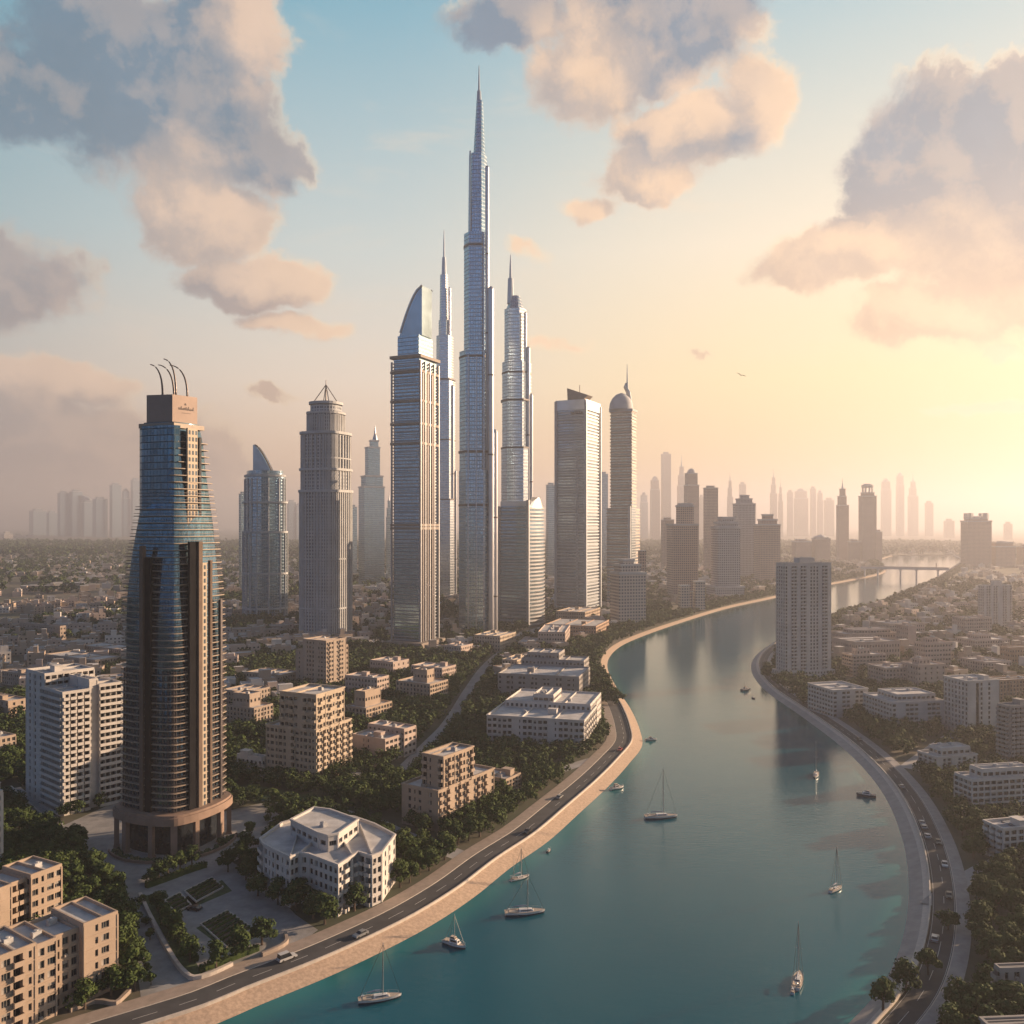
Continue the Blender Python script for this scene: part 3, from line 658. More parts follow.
simple('apartment_block', 'cream block between the tree belt and the foot of the broad ribbon tower', 'the ribbon tower', 'cream', 500, 652, 636, 474, 516, 24, 4, {'*': 'w'}, near=False)
simple('apartment_block', 'small cream block beside the boulevard below the cream block by the ribbon tower', 'the upper end of the boulevard', 'cream', 517, 676, 660, 502, 530, 22, 4, {'*': 'w'}, near=False)
simple('apartment_block', 'wide sand block with a roof terrace at the foot of the slab tower', 'the slant-roofed slab tower', 'sand', 585, 626, 612, 556, 600, 22, 4, {'*': 'w'}, near=False)
# left side, behind and beside the dark tower
simple('apartment_block', 'low white-roofed block standing right of the dark curved tower', 'the dark curved tower', 'beige', 254, 732, 708, 226, 273, 28, 5, {'*': 'w'}, extra=tall(.1, .7, .2, .8, 19, 1))
simple('apartment_block', 'beige block with a raised roof behind the one right of the dark tower', 'the dark curved tower', 'beige', 246, 712, 692, 222, 270, 28, 4, {'*': 'w'}, near=False)
simple('annexe', 'low white flat-roofed annexe at the left foot of the stepped block', 'the tall beige stepped block', 'white', 262, 778, 757, 237, 268, 25, 2, {'*': 'w'}, cat='annexe')
simple('apartment_block', 'low long block between the dark tower and the beige tower block', 'the beige tower block', 'beige', 280, 690, 675, 246, 300, 28, 3, {'*': 'w'}, near=False)
simple('apartment_block', 'sunlit peach low block at the left edge behind the twin white apartment tower', 'the twin white apartment tower', 'sand', 8, 722, 701, -30, 28, 32, 4, {'*': '.w'}, near=False)
simple('apartment_block', 'pale block of flats at the left edge near the sunlit peach block', 'the twin white apartment tower', 'beige', -4, 760, 738, -40, 16, 32, 4, {'*': 'w'}, near=False)
simple('apartment_block', 'pale slab cut by the left edge of the photo, beside the garden wall', 'the rosy terraced block', 'white', -6, 878, 792, -30, 3, 30, 8, {'*': 'w'})
for i, (xc, yb, yr, x0, x1, lab) in enumerate([(60, 640, 626, 20, 66, 'long low peach block with three lit gables in the houses at far left'), (40, 690, 676, 2, 48, 'low grey housing court beside the tree belt at far left'), (95, 672, 660, 45, 122, 'long grey housing row left of the dark curved tower, above the twin white tower'),
        (128, 660, 650, 80, 150, 'long low housing row half hidden behind the dark curved tower')]):
    simple('housing_row', lab, 'the houses at far left', 'beige', xc, yb, yr, x0, x1, 30, 3, {'*': 'w'}, near=False, cat='housing row')

# ------------------------------------------------------------ right bank
RB = [  # label, short, wall, xc, yb, yr, x0, x1, rot, floors, left-face pattern, right-face pattern
 ('low grey-white block with ribbon windows beside the tall riverside block', 'the ribbon-window block', 'white', 833, 718, 690, 808, 868, -30, 6, 'rr', 'r.r'),
 ('wide white block of long balcony rows with a set-back top storey', 'the white balcony-row block', 'white', 892, 731, 702, 863, 945, -20, 6, 'rr', 'r..rr'),
 ('rosy block with a flat roof just behind the ribbon-window block', 'the ribbon-window block', 'pink', 886, 690, 668, 868, 920, -28, 5, 'r', 'w'),
 ('round-cornered rosy block with stacked ledges behind the tall riverside block', 'the tall riverside block', 'pink', 853, 677, 655, 842, 886, -30, 6, 'rr', 'rr'),
 ('tall blank-sided rosy block with one dark vertical slot', 'the blank-sided rosy block', 'white', 968, 736, 681, 944, 999, -30, 11, 'w', '.|.w.w'),
 ('pale block with many small balconies cut by the right edge', 'the right-edge balcony block', 'grey', 1010, 766, 706, 997, 1060, -34, 13, 'b', 'b'),
 ('small white pavilion block with a low hipped parapet and roof machines', 'the white pavilion block', 'white', 937, 778, 757, 918, 977, -30, 5, 'r', '.wW'),
 ('long white block with stepped glazed ribbon storeys at the right edge', 'the stepped ribbon block', 'white', 972, 816, 779, 954, 1040, -22, 6, 'rr', 'rr'),
 ('white block with a glass roof light at the right edge below the ribbon block', 'the roof-light block', 'white', 1003, 862, 828, 984, 1075, -26, 5, 'b', 'rr'),
 ('dim grey block with a sunken flat roof and warm parapet, lower right edge', 'the sunken-roof blocks', 'grey', 1000, 1010, 968, 994, 1080, -8, 4, 'b', 'w'),
 ('dim grey block with a sunken flat roof cut by the bottom right corner', 'the sunken-roof blocks', 'grey', 988, 1068, 1024, 981, 1090, -8, 4, 'b', 'w'),
 ('rosy block with white window grid in the hazy right-bank quarter', 'the hazy right-bank quarter', 'pink', 925, 672, 643, 914, 951, -30, 6, 'w', 'W'),
 ('narrow rosy block with a tall blank gable left of the window-grid block', 'the hazy right-bank quarter', 'pink', 908, 655, 626, 896, 916, -30, 6, 'w', '.'),
 ('wide rosy block with many columns of windows below the small right-bank tower', 'the small right-bank tower', 'pink', 965, 640, 618, 952, 992, -25, 6, 'w', 'w'),
 ('long low rosy terrace with a white roof behind the tall riverside block', 'the tall riverside block', 'pink', 846, 652, 634, 831, 898, -22, 4, 'w', 'w'),
 ('long rosy terrace with an arcade of tall windows, above the round-cornered block', 'the tall riverside block', 'pink', 855, 664, 642, 832, 900, -25, 4, 't', 't'),
 ('low rosy block with a boxy roof house right of the round-cornered block', 'the ribbon-window block', 'pink', 918, 692, 665, 902, 945, -30, 5, 'w', 'w.'),
 ('low rosy terrace with white coping beyond the blank-sided block', 'the blank-sided rosy block', 'pink', 985, 678, 662, 960, 1012, -28, 4, 'w', 'w'),
 ('wide tan block behind the right-edge balcony block', 'the right-edge balcony block', 'tan', 1000, 700, 680, 985, 1070, -28, 5, 'w', 'w'),
 ('low tan block at the right edge beside dark trees', 'the right-edge balcony block', 'tan', 1012, 668, 648, 1000, 1075, -28, 4, 'w', 'w'),
 ('long low pale terrace near the river bend below the bridge', 'the hazy right-bank quarter', 'pink', 890, 636, 624, 870, 925, -25, 3, 'w', 'w'),
 ('low rosy block with two roof boxes right of the window-grid block', 'the hazy right-bank quarter', 'pink', 975, 655, 640, 955, 1010, -28, 4, 'w', 'w'),
]
def rbuild(i, lab, short, wall, xc, yb, yr, x0, x1, rot, fl, pl, pr):
    q = blk(xc, yb, x0, x1, 90 + rot * .5); D = q[1][1]; h = zat(yr, D) - .9; near = D < 470
    vols = [dict(poly=q, z1=h, fl=fl, pats={0: pl, 1: pr, '*': 'w'}, bay=3.3 if 'r' in pl + pr or 'b' in pl + pr else 3.0, cornice=i % 2 == 0)]
    if i in (1, 6, 7, 14): vols.append(dict(poly=sub(q, .2, .86, .18, .9), z0=h, z1=h + 3.6, fl=1, pats='rr', bay=3.4, ph=.6))
    if i in (16, 21, 3, 11): vols.append(dict(poly=sub(q, .3, .75, .2, .6), z0=h, z1=h + 4, fl=1, pats='w', ph=.5))
    r = building('apartment_block', lab, AB, vols, wall, short, near=near, units=4, seed=i)
    if i == 4:
        A, P_, B, C = (np.array(k) for k in q); t = (B - P_) / np.linalg.norm(B - P_); n = np.array((t[1], -t[0])); c = P_ + t * np.linalg.norm(B - P_) * .30 + n * .03
        mb = MB(); mb.box(*c, 1, 1.6, .2, h - 1.5, math.atan2(t[1], t[0])); mb.build('stair_glazing', GLASS, r)
    if i == 8:
        mb = MB(); p = sub(q, .15, .85, .2, .9); mb.prism(ccw(p), h + .001, h + .5, 0); mb.build('roof_light', GLASSB, r)
    return r
for i, a in enumerate(RB): rbuild(i, *a)
# ------------------------------------------------------------ towers
TW = 'skyscraper'
GM = {}
def gm(name, *a, **k): GM[name] = grid_mat(name, *a, **k); return GM[name]
gm('blue_curtain_wall', (.12, .17, .21), (.20, .32, .40), 1.6, 3.6, .86, .80, .10, .85, .3, .5, .45)
gm('silver_curtain_wall', (.36, .38, .41), (.36, .42, .48), 2.2, 4.0, .82, .74, .14, .85, .35, .7, .4)
gm('steel_blue_cladding', (.24, .31, .37), (.24, .36, .44), 2.6, 4.0, .80, .70, .12, .85, .3, .7, .4)
gm('bronze_glass', (.19, .21, .23), (.18, .24, .29), 2.0, 3.6, .8, .62, .12, .8, .5, .2, .7)
gm('stone_grid', (.36, .385, .41), (.06, .07, .09), 3.0, 3.6, .58, .62, .12, .2, .8, 0, .6)
gm('pale_grid', (.46, .42, .38), (.07, .08, .10), 3.4, 3.6, .6, .55, .12, .1, .8, 0, .6)
gm('rosy_grid', (.40, .30, .25), (.07, .065, .07), 3.2, 3.6, .6, .55, .15, .1, .8, 0, .6)
gm('grey_grid', (.25, .25, .26), (.06, .065, .075), 3.2, 3.6, .66, .6, .15, .2, .8, 0, .6)
gm('house_grid', (.36, .30, .25), (.05, .05, .055), 4.2, 3.2, .36, .42, .2, 0, .9, 0, .5, blank=.3)
SILVER = mk('silver_panel', (.42, .43, .46), .28, .85, var=.10, scale=.05)
SPIREM = mk('spire_steel', (.34, .37, .41), .3, .8, var=.1, scale=.05)
STONE = mk('tower_stone', (.39, .405, .42), .8, var=.1, scale=.1)
DSTONE = mk('tower_dark_stone', (.20, .165, .14), .7, var=.12, scale=.1)
GLASSM = mk('mirror_glass', (.28, .36, .42), .10, .85, var=.2, scale=.05)
def offset(p, d): return inset(p, -d)
def rings(mb, poly, z0, z1, n, th, out, m=0):
    p = offset(poly, out)
    for k in range(n): z = z0 + (z1 - z0) * k / max(1, n - 1); mb.prism(p, z, z + th, m, bot=True)
def fins(mb, P, Q, n, z0, z1, w, d, m=0, ends=True):
    P, Q = np.array(P), np.array(Q); t = Q - P; L_ = np.linalg.norm(t); t /= L_; nn = np.array((t[1], -t[0])); a = math.atan2(t[1], t[0])
    for k in range(n):
        u = (k / (n - 1) if ends else (k + .5) / n) * L_; c = P + t * u + nn * d * .4; mb.box(*c, z0, w, d, z1 - z0, a, m)
def tower(name, label, poly, short, cat=TW, group=None):
    c = np.mean(np.array(poly), axis=0); FOOT.append((np.array(offset(ccw(poly), 4)), short)); return thing(name, label, cat, (float(c[0]), float(c[1]), 0), group)
def rounded(a, b, n=40, p=2.0, cx=0, cy=0, rot=0.0):
    out = []
    for k in range(n):
        t = 2 * math.pi * k / n; c, s = math.cos(t), math.sin(t)
        x = a * math.copysign(abs(c) ** (2 / p), c); y = b * math.copysign(abs(s) ** (2 / p), s)
        out.append((cx + x * math.cos(rot) - y * math.sin(rot), cy + x * math.sin(rot) + y * math.cos(rot)))
    return out

# --- dark curved tower, nearest
def dark_tower():
    D = 322.0; sc = D / F; X0 = xat(174, D); va = math.atan2(X0, D); rx, ry = math.cos(va), -math.sin(va)      # rx,ry: across the view; away: (sin, cos)
    ax, ay = math.sin(va), math.cos(va)
    W = lambda a, b: (X0 + a * rx + b * ax, D + a * ry + b * ay); Z = lambda y: zat(y, D)
    root = thing('dark_tower', 'dark tower with curved balcony sides, copper roof box and four curved spikes', TW, (X0, D, 0))
    FOOT.append((np.array([W(-21, 0), W(0, -21), W(21, 0), W(0, 21)]), 'the dark curved tower'))
    S = sc * .97
    def ext(y):                                   # half widths left and right at image row y
        def interp(x, xs, ys): return float(np.interp(x, xs, ys))
        l = interp(y, [424, 507, 508, 530, 560, 600, 812], [33, 33, 36, 40, 45, 49, 51]) * S
        r = interp(y, [424, 432, 440, 470, 500, 530, 560, 600, 650, 812], [29, 30, 32, 35, 39, 43, 46, 49, 51, 51]) * S
        n = interp(y, [424, 450, 500, 560, 640, 812], [27, 30, 36, 42, 47, 48]) * S
        return l, r, n
    def outline(y, g=0.0, p=1.28, n=48):
        l, r, nn = ext(y); pts = []
        for k in range(n):
            t = 2 * math.pi * k / n; c, s = math.cos(t), math.sin(t)
            a = (r if c > 0 else l) + g; b = (nn if s < 0 else nn * .9) + g
            pts.append(W(a * math.copysign(abs(c) ** (2 / p), c), b * math.copysign(abs(s) ** (2 / p), s)))
        return pts
    glass = grid_mat('dark_tower_glass', (.05, .08, .10), (.055, .12, .175), 1.5, 2.4, .9, .84, .07, .75, .6, .3, .6)
    slab_m = mk('dark_tower_slab', (.27, .215, .17), .6, var=.12, scale=.3)
    ys = list(np.arange(424, 812, 6.62)); core = MB()
    for k in range(len(ys) - 1): core.prism(outline(ys[k + 1], -1.5), Z(ys[k + 1]), Z(ys[k]), 0, poly1=outline(ys[k], -1.5), top=(k == 0))
    core.build('glass_core', glass, root)
    # flat blue panel on the left side and curved bay below the top
    mb = MB(); a0, b0 = -33 * S, 0; top = Z(428); bot = Z(640)
    mb.prism([W(-32.8 * S, 1.0), W(-30.5 * S, -5.2 * S), W(-11 * S, -24 * S), W(-7 * S, -27.5 * S), W(0, -29.8 * S), W(6 * S, -27.5 * S), W(6 * S, 0)], Z(600), top, 0, bot=True)
    mb.build('curtain_wall', MATS['dark_tower_glass'], root)
    # a balcony slab on each storey; the upper ones only wrap the near right side
    for k, y in enumerate(ys[3:], 3):
        mb = MB(); z = Z(y); o_ = outline(y, .25); i_ = outline(y, -1.6); n = len(o_)
        for i in range(n):
            j = (i + 1) % n; ang = (i + .5) / n * 360
            if y < 505 and not (258 + (y - 424) * -.05 < ang or ang < 30): continue
            if y < 470 and 262 < ang < 285: continue
            for q, zz in (((o_[i], o_[j]), 0), ((i_[j], i_[i]), 0)): mb.face([(*q[0], z), (*q[1], z), (*q[1], z + .30), (*q[0], z + .30)])
            mb.face([(*o_[i], z + .30), (*o_[j], z + .30), (*i_[j], z + .30), (*i_[i], z + .30)]); mb.face([(*i_[i], z), (*i_[j], z), (*o_[j], z), (*o_[i], z)])
        mb.build('balcony', slab_m, root)
    rail = MB()
    for y in ys[11:]:
        o_ = outline(y, .15); z = Z(y) + .30
        for i in range(0, 48):
            j = (i + 1) % 48; rail.face([(*o_[i], z + .75), (*o_[j], z + .75), (*o_[j], z + .9), (*o_[i], z + .9)])
    rail.build('balcony_rail', DARKM, root)
    mu = MB()
    for k in range(0, 48):
        for y0, y1 in ((812, 720), (720, 665)):
            a, b = outline(y0, -.9)[k], outline(y1, -.9)[k]; mu.tube([(*a, Z(y0)), (*b, Z(y1))], .22, 4, caps=False)
    mu.build('mullion', DARKM, root)
    SLOTM = mk('black_slot', (.012, .012, .014), .95, var=.2, spec=.05)
    def pier(apx, y0, y1, w, d, m, name, dep=0.0, yr=700):
        l, r, nn = ext(yr); a = apx * S; L_ = r if a > 0 else l; b = -nn * max(0, 1 - (abs(a) / L_) ** 1.28) ** (1 / 1.28) - dep
        x, y = W(a, b); ang = -va + math.atan2(nn, L_) * (1 if a > 0 else -1); mb = MB(); mb.box(x, y, Z(y1), w, d, Z(y0) - Z(y1), ang); mb.build(name, m, root)
    stonem = mk('dark_tower_stone', (.13, .095, .075), .85, var=.12, scale=.2, spec=.2)
    pier(-29, 545, 812, 1.5, 1.6, stonem, 'pier', .1); pier(-23.5, 556, 812, 2.6, 1.0, SLOTM, 'stair_slot', .2)
    pier(17, 541, 812, 3.2, 1.0, SLOTM, 'stair_slot', .3); pier(23.5, 541, 812, 1.7, 1.7, stonem, 'pier', .4); pier(34.5, 560, 812, 1.0, 1.2, stonem, 'pier', .3); pier(45, 600, 812, .9, 1.2, DARKM, 'pier', .2)
    strip_m = grid_mat('cream_window_strip', (.40, .33, .25), (.05, .07, .09), 1.55, 2.4, .62, .62, .1, .4, .7, 0, .6)
    pier(17, 430, 541, 4.6, .8, strip_m, 'window_strip', .1, 470); pier(28, 562, 812, 2.4, .8, strip_m, 'window_strip', .0)
    pier(24.5, 438, 560, 1.0, .9, GLASS, 'stair_slot', .0, 470)
    # crown
    c1 = [W(-29 * S, -1), W(2 * S, -25 * S), W(27.5 * S, -1), W(0, 20 * S)]
    mb = MB(); mb.prism(ccw([W(-33.5 * S, -1), W(0, -29.5 * S), W(29.5 * S, -1), W(0, 24 * S)]), Z(430), Z(425.5), bot=True); mb.build('cornice', slab_m, root)
    box = ccw([W(-26 * S, -1.5), W(-1.5 * S, -20 * S), W(22.5 * S, -1.5), W(-1.5 * S, 17 * S)])
    copper = mk('copper_panel', (.22, .165, .14), .45, .25, var=.08, scale=.15)
    bx = MB(); bx.prism(box, Z(425.5), Z(397), bot=True); bo = bx.build('crown_box', copper, root)
    # lettering and a small emblem on the sunlit face (too soft in the photograph to read: thin strokes)
    P, Q = np.array(W(-1.5 * S, -20 * S)), np.array(W(22.5 * S, -1.5)); t = (Q - P); L_ = np.linalg.norm(t); t /= L_; nn = np.array((t[1], -t[0])); a = math.atan2(t[1], t[0]); rnd = random.Random(3); mb = MB()
    for k in range(13):
        u = L_ * (.26 + .048 * k); c = P + t * u + nn * .05; h = rnd.choice((.55, .8, .8, 1.25)); mb.box(*c, Z(411.2) + rnd.uniform(-.1, .1), .16, .1, h, a)
        if k % 2: mb.box(*(c + t * .22), Z(411.2) + rnd.choice((0, .35, .65)), .4, .1, .13, a)
    c = P + t * L_ * .52 + nn * .05; mb.box(*c, Z(406.3), .35, .1, .7, a); mb.box(*c, Z(406.0), .9, .1, .14, a); mb.box(*(P + t * L_ * .55 + nn * .05), Z(414.3), 3.6, .08, .12, a)
    mb.build('sign_lettering', DARKM, root)
    spk = mk('spike_metal', (.10, .085, .085), .4, .5, var=.1)
    for a0, dep, a1, y1 in ((-11, 2, -23, 365), (0, 5, -15.5, 363.5), (1.8, -3, -10, 361), (13, 2, -4.0, 364.5)):
        pts = []; n = 12
        for k in range(n + 1):
            s = k / n; pts.append((*W((a0 + (a1 - a0) * (1 - math.cos(s * math.pi / 2)) ** 1.25) * S, dep), Z(398) + (Z(y1) - Z(398)) * math.sin(s * math.pi / 2) ** .95))
        mb = MB(); mb.tube(pts, [.42 - .26 * k / n for k in range(n + 1)], 8); mb.build('roof_spike', spk, root, smooth=True)
    # podium: ring canopy on square columns round a recessed glass hall
    pod = mk('podium_stone', (.22, .15, .115), .75, var=.14, scale=.25, bump=.1)
    base = [W(59 * S * .98 * math.copysign(abs(math.cos(t)) ** 1.35, math.cos(t)), 59 * S * .98 * math.copysign(abs(math.sin(t)) ** 1.35, math.sin(t))) for t in [2 * math.pi * k / 48 for k in range(48)]]
    mb = MB(); mb.prism(base, 11.6, 14.2, bot=True); mb.prism(inset(base, .6), 14.2, 15.0); mb.build('podium_canopy', pod, root)
    mb = MB(); mb.prism(inset(base, 4.5), 0, 11.6, top=False); mb.build('hall_glazing', GLASS, root)
    for k in range(12):
        i = k * 4; x, y = inset(base, 1.3)[i]; x2, y2 = base[(i + 1) % 48]; x1, y1 = base[i - 1]; a = math.atan2(y2 - y1, x2 - x1)
        mb = MB(); mb.box(x, y, .02, 2.2 if k % 2 else 1.6, 1.6, 11.58, a); mb.box(x, y, .02, 2.8 if k % 2 else 2.1, 2.0, .9, a); mb.build('column', pod, root)
    mb = MB(); terr = [W(64 * S * .98 * math.cos(t), 66 * S * math.sin(t)) for t in [2 * math.pi * k / 64 for k in range(64)]]
    mb.prism(terr, .024, .34); mb.build('terrace', greystone, root)
    mb = MB(); i2 = inset(terr, .1); i3 = inset(terr, .6)
    for i in range(34, 62):
        j = i + 1; q = [i2[i], i2[j], i3[j], i3[i]]; mb.prism(q, .342, 1.25)
    mb.build('terrace_wall', pod, root)
    mb = MB(); rnd = random.Random(5)
    for k in range(240):
        t = rnd.uniform(math.pi * 1.05, math.pi * 1.95); s = rnd.uniform(.82, .93); x, y = W(64 * S * s * math.cos(t), 66 * S * s * math.sin(t)); r = rnd.uniform(.25, .75)
        mb.lathe(x, y, [(r * .6, .342), (r, .5 + r * .5), (r * .7, .4 + r * 1.1), (r * .1, .45 + r * 1.35)], 6)
    kind(mb.build('planting', hedge_m, root), 'stuff')
    return root
dark_tower()

# --- white twin apartment tower behind it
q = blk(66, 815, 26, 122, 40); D = q[1][1]; zz = zat(690, D)
building('apartment_tower', 'white twin-gabled apartment tower with rounded balconies, left of the dark curved tower', 'apartment tower',
         [dict(poly=sub(q, 0, .48, .0, .9), z1=zz + 3.5, fl=19, pats={0: '.w.w', 1: 'b', '*': 'w.'}, bay=2.9), dict(poly=sub(q, .485, 1.0, -.06, .42), z1=zz - 1.5, fl=18, pats={0: 'bb', 1: 'b', '*': 'w'}, bay=3.0),
          dict(poly=sub(q, .485, .97, .425, .58), z1=zz + 2, fl=19, pats={1: '.', '*': '.'}, bay=2.9), dict(poly=sub(q, .485, 1.0, .585, 1.0), z1=zz - .5, fl=18, pats={1: 'b', '*': 'w'}, bay=3.0)], 'white', 'the white twin apartment tower', units=5)

# --- sail-topped tower at left
def sail_fin(mb, pts, y_thick, origin, rot):
    """upright curved sheet: outline pts (u, z) along direction rot, given real thickness"""
    c, s = math.cos(rot), math.sin(rot); n = len(pts)
    A = [(origin[0] + u * c + s * y_thick / 2, origin[1] + u * s - c * y_thick / 2, z) for u, z in pts]; B = [(origin[0] + u * c - s * y_thick / 2, origin[1] + u * s + c * y_thick / 2, z) for u, z in pts]
    mb.face(A); mb.face(B[::-1])
    for i in range(n): j = (i + 1) % n; mb.face([A[j], A[i], B[i], B[j]])
def sail_tower():
    D = 1062.; sc = D / F; X = xat(265, D + 26); Z = lambda y: zat(y, D); Y = D + 26
    P = lambda w, p=3.2: rounded(w * sc / 2, w * sc / 2, 32, p, X, Y, R(25))
    root = tower('sail_tower', 'round-shouldered blue-grey tower with a dark sail-shaped crown, second tower from the left', P(43), 'the sail-crowned tower')
    mb = MB()
    for w, a, b in ((42, 625, 533), (38.5, 533, 476), (35, 476, 470)): mb.prism(P(w), Z(a), Z(b))
    mb.build('wall', GM['steel_blue_cladding'], root)
    for y in (610, 575, 533, 503, 476): mb = MB(); mb.prism(P(44 if y > 500 else 40), Z(y), Z(y) + 2.2, bot=True); mb.build('cornice', STONE, root)
    mb = MB()
    for k in range(0, 32, 2):
        x, y = P(42.6)[k]; mb.box(x, y, Z(625), 1.6, 1.6, Z(533) - Z(625), 0)
        x, y = P(39)[k]; mb.box(x, y, Z(533), 1.4, 1.4, Z(478) - Z(533), 0)
    mb.build('pier', STONE, root)
    mb = MB(); a = Z(470); b = Z(443); pts = [(-11 * sc, a)] + [(-11 * sc + 22 * sc * s, a + (b - a) * (1 - s ** 1.7)) for s in [k / 10 for k in range(1, 11)]]
    pts = [(-9 * sc, a), (11 * sc, a)] + [(-9 * sc + 20 * sc * (k / 12) ** .7, b + (a - b) * k / 12) for k in range(11, -1, -1)]
    sail_fin(mb, pts, 8, (X - 2, Y - 4), R(-18)); mb.build('sail_crown', GLASSM, root)
    mb = MB(); rim = [(X - 2 + math.cos(R(-18)) * u, Y - 4 + math.sin(R(-18)) * u, z) for u, z in pts[1:]]; mb.tube(rim, 1.3, 6); mb.build('crown_rim', DSTONE, root)
sail_tower()

# --- round-cornered stone tower
def octagon_tower():
    D = 879.; sc = D / F; Y = D + 24; X = xat(326, Y); Z = lambda y: zat(y, D)
    def P(w, ch=.17): return rounded(w * sc / 2 * .97, w * sc / 2 * .97, 24, 3.6 if ch < .2 else 2.4, X, Y, R(-22))
    root = tower('stone_tower', 'tiered round-cornered stone tower with ringed cornices and a tripod mast on top', P(48), 'the round-cornered stone tower')
    mb = MB()
    for w, a, b in ((46, 648, 492), (44.5, 492, 470), (43.5, 470, 433), (36, 433, 412), (31, 412, 403)): mb.prism(P(w, .17 if w > 40 else .29), Z(a), Z(b))
    mb.build('wall', GM['stone_grid'], root)
    for w, y, h in ((50, 492, 2.6), (48.5, 470, 2.4), (46, 458, 1.2), (47.5, 433, 2.6), (39, 412, 2.2), (34, 402, 2.6), (48, 560, 1.2), (48.5, 610, 1.6)): mb = MB(); mb.prism(P(w, .17 if w > 40 else .29), Z(y), Z(y) + h, bot=True); mb.build('cornice', STONE, root)
    mb = MB()
    for w, a, b in ((46.3, 648, 492), (43.8, 490, 434), (36.3, 431, 413)):
        p = P(w, .17 if w > 40 else .29)
        for i in range(24):
            e = p[(i + 1) % 24]; L_ = math.hypot(e[0] - p[i][0], e[1] - p[i][1]); fins(mb, p[i], e, max(2, int(L_ / 3.4)), Z(a), Z(b), 1.3, 1.3, ends=False)
    mb.build('pier', STONE, root)
    mb = MB(); rings(mb, P(46), Z(646), Z(496), 46, .9, .35); mb.build('floor_band', STONE, root)
    mb = MB(); mb.lathe(X, Y, [(13, Z(403)), (13, Z(401)), (11, Z(399.5)), (2, Z(399))], 20); mb.build('roof', ROOF2, root)
    mb = MB(); mb.tube([(X, Y, Z(400)), (X, Y, Z(376))], [.9, .35], 6); mb.build('mast', DARKM, root)
    for k in range(4):
        an = R(45 + 90 * k - 20); mb = MB(); mb.tube([(X + 14 * math.cos(an), Y + 14 * math.sin(an), Z(401.5)), (X, Y, Z(381))], .45, 6); mb.build('mast_stay', DARKM, root)
octagon_tower()

# --- hazy spired tower behind
def setback(name, label, short, D, mat, secs, spire=None, rot=0, group=None, crown=None, depth=.8):
    """tower of stacked blocks: (left px, right px, bottom row, top row); spire (px, row of base, row of tip, width px)"""
    sc = D / F; Z = lambda y: zat(y, D); w0 = (secs[0][1] - secs[0][0]) * sc; Y = D + w0 * depth * .6; polys = []
    for a, b, y0, y1 in secs:
        w = (b - a) * sc; X = xat((a + b) / 2, Y); r = R(rot); va = math.atan2(X, Y); ww = w / (math.cos(r) + depth * math.sin(r)); d = ww * depth
        rr = r - va; pts = [(-ww / 2, -d / 2), (ww / 2, -d / 2), (ww / 2, d / 2), (-ww / 2, d / 2)]
        polys.append(([(X + x * math.cos(rr) - y * math.sin(rr), Y + x * math.sin(rr) + y * math.cos(rr)) for x, y in pts], Z(y0), Z(y1)))
    root = tower(name, label, polys[0][0], short, group=group); mb = MB()
    for p, z0, z1 in polys: mb.prism(p, max(0, z0), z1)
    mb.build('wall', mat, root)
    for p, z0, z1 in polys: mb = MB(); mb.prism(offset(p, .012 * w0 + .3), z1 - .02 * w0, z1 + .03 * w0 + .4, bot=True); mb.build('parapet', STONE if mat in (GM['stone_grid'], GM['pale_grid'], GM['rosy_grid']) else SILVER, root)
    if spire:
        px, ya, yb, w = spire; x = xat(px, Y); mb = MB(); r = w * sc / 2; mb.lathe(x, Y, [(r, Z(ya)), (r * .55, Z(ya) + (Z(yb) - Z(ya)) * .35), (r * .3, Z(ya) + (Z(yb) - Z(ya)) * .5), (max(r * .08, .15), Z(yb))], 8); mb.build('spire', SPIREM, root)
    if crown:
        px, y0, y1, w, st = crown; x = xat(px, Y); mb = MB(); r = w * sc / 2; z0, z1 = Z(y0), Z(y1); h = z1 - z0
        if st == 'dome': mb.lathe(x, Y, [(r * math.cos(a), z0 + h * math.sin(a)) for a in [R(k * 15) for k in range(6)]] + [(r * .05, z1)], 20)
        elif st == 'cone': mb.lathe(x, Y, [(r, z0), (r * .1, z0 + h * .8), (r * .03, z1)], 8)
        elif st == 'pyramid': mb.lathe(x, Y, [(r, z0), (r * .7, z0 + h * .3), (r * .15, z0 + h * .75), (.2, z1)], 4)
        elif st == 'ring':
            for k in range(8): an = k * math.pi / 4; mb.box(x + r * .8 * math.cos(an), Y + r * .8 * math.sin(an), z0, r * .22, r * .22, h, an)
            mb.lathe(x, Y, [(r * .95, z0 + h * .7), (r, z0 + h), (r * .5, z0 + h * 1.2)], 16)
        elif st == 'horns':
            for k in range(4): an = k * math.pi / 2 + .6; mb.box(x + r * math.cos(an), Y + r * math.sin(an), z0, r * .45, r * .3, h, an)
            mb.lathe(x, Y, [(r * .8, z0), (r * .8, z0 + h * .4), (r * .3, z0 + h * .5)], 8)
        elif st == 'slant':
            mb.prism(ccw([(x - r, Y - r), (x + r, Y - r), (x + r, Y + r), (x - r, Y + r)]), z0, z0 + .5); v = [(x - r, Y - r, z0), (x + r, Y - r, z0), (x + r, Y + r, z0), (x - r, Y + r, z0), (x - r, Y - r, z1), (x + r, Y - r, z0 + h * .3), (x + r, Y + r, z0 + h * .3), (x - r, Y + r, z1)]
            for f in ((0, 1, 5, 4), (1, 2, 6, 5), (2, 3, 7, 6), (3, 0, 4, 7), (4, 5, 6, 7)): mb.face([v[k] for k in f])
        mb.build('crown', SPIREM if st in ('cone', 'slant') else STONE, root)
    return root
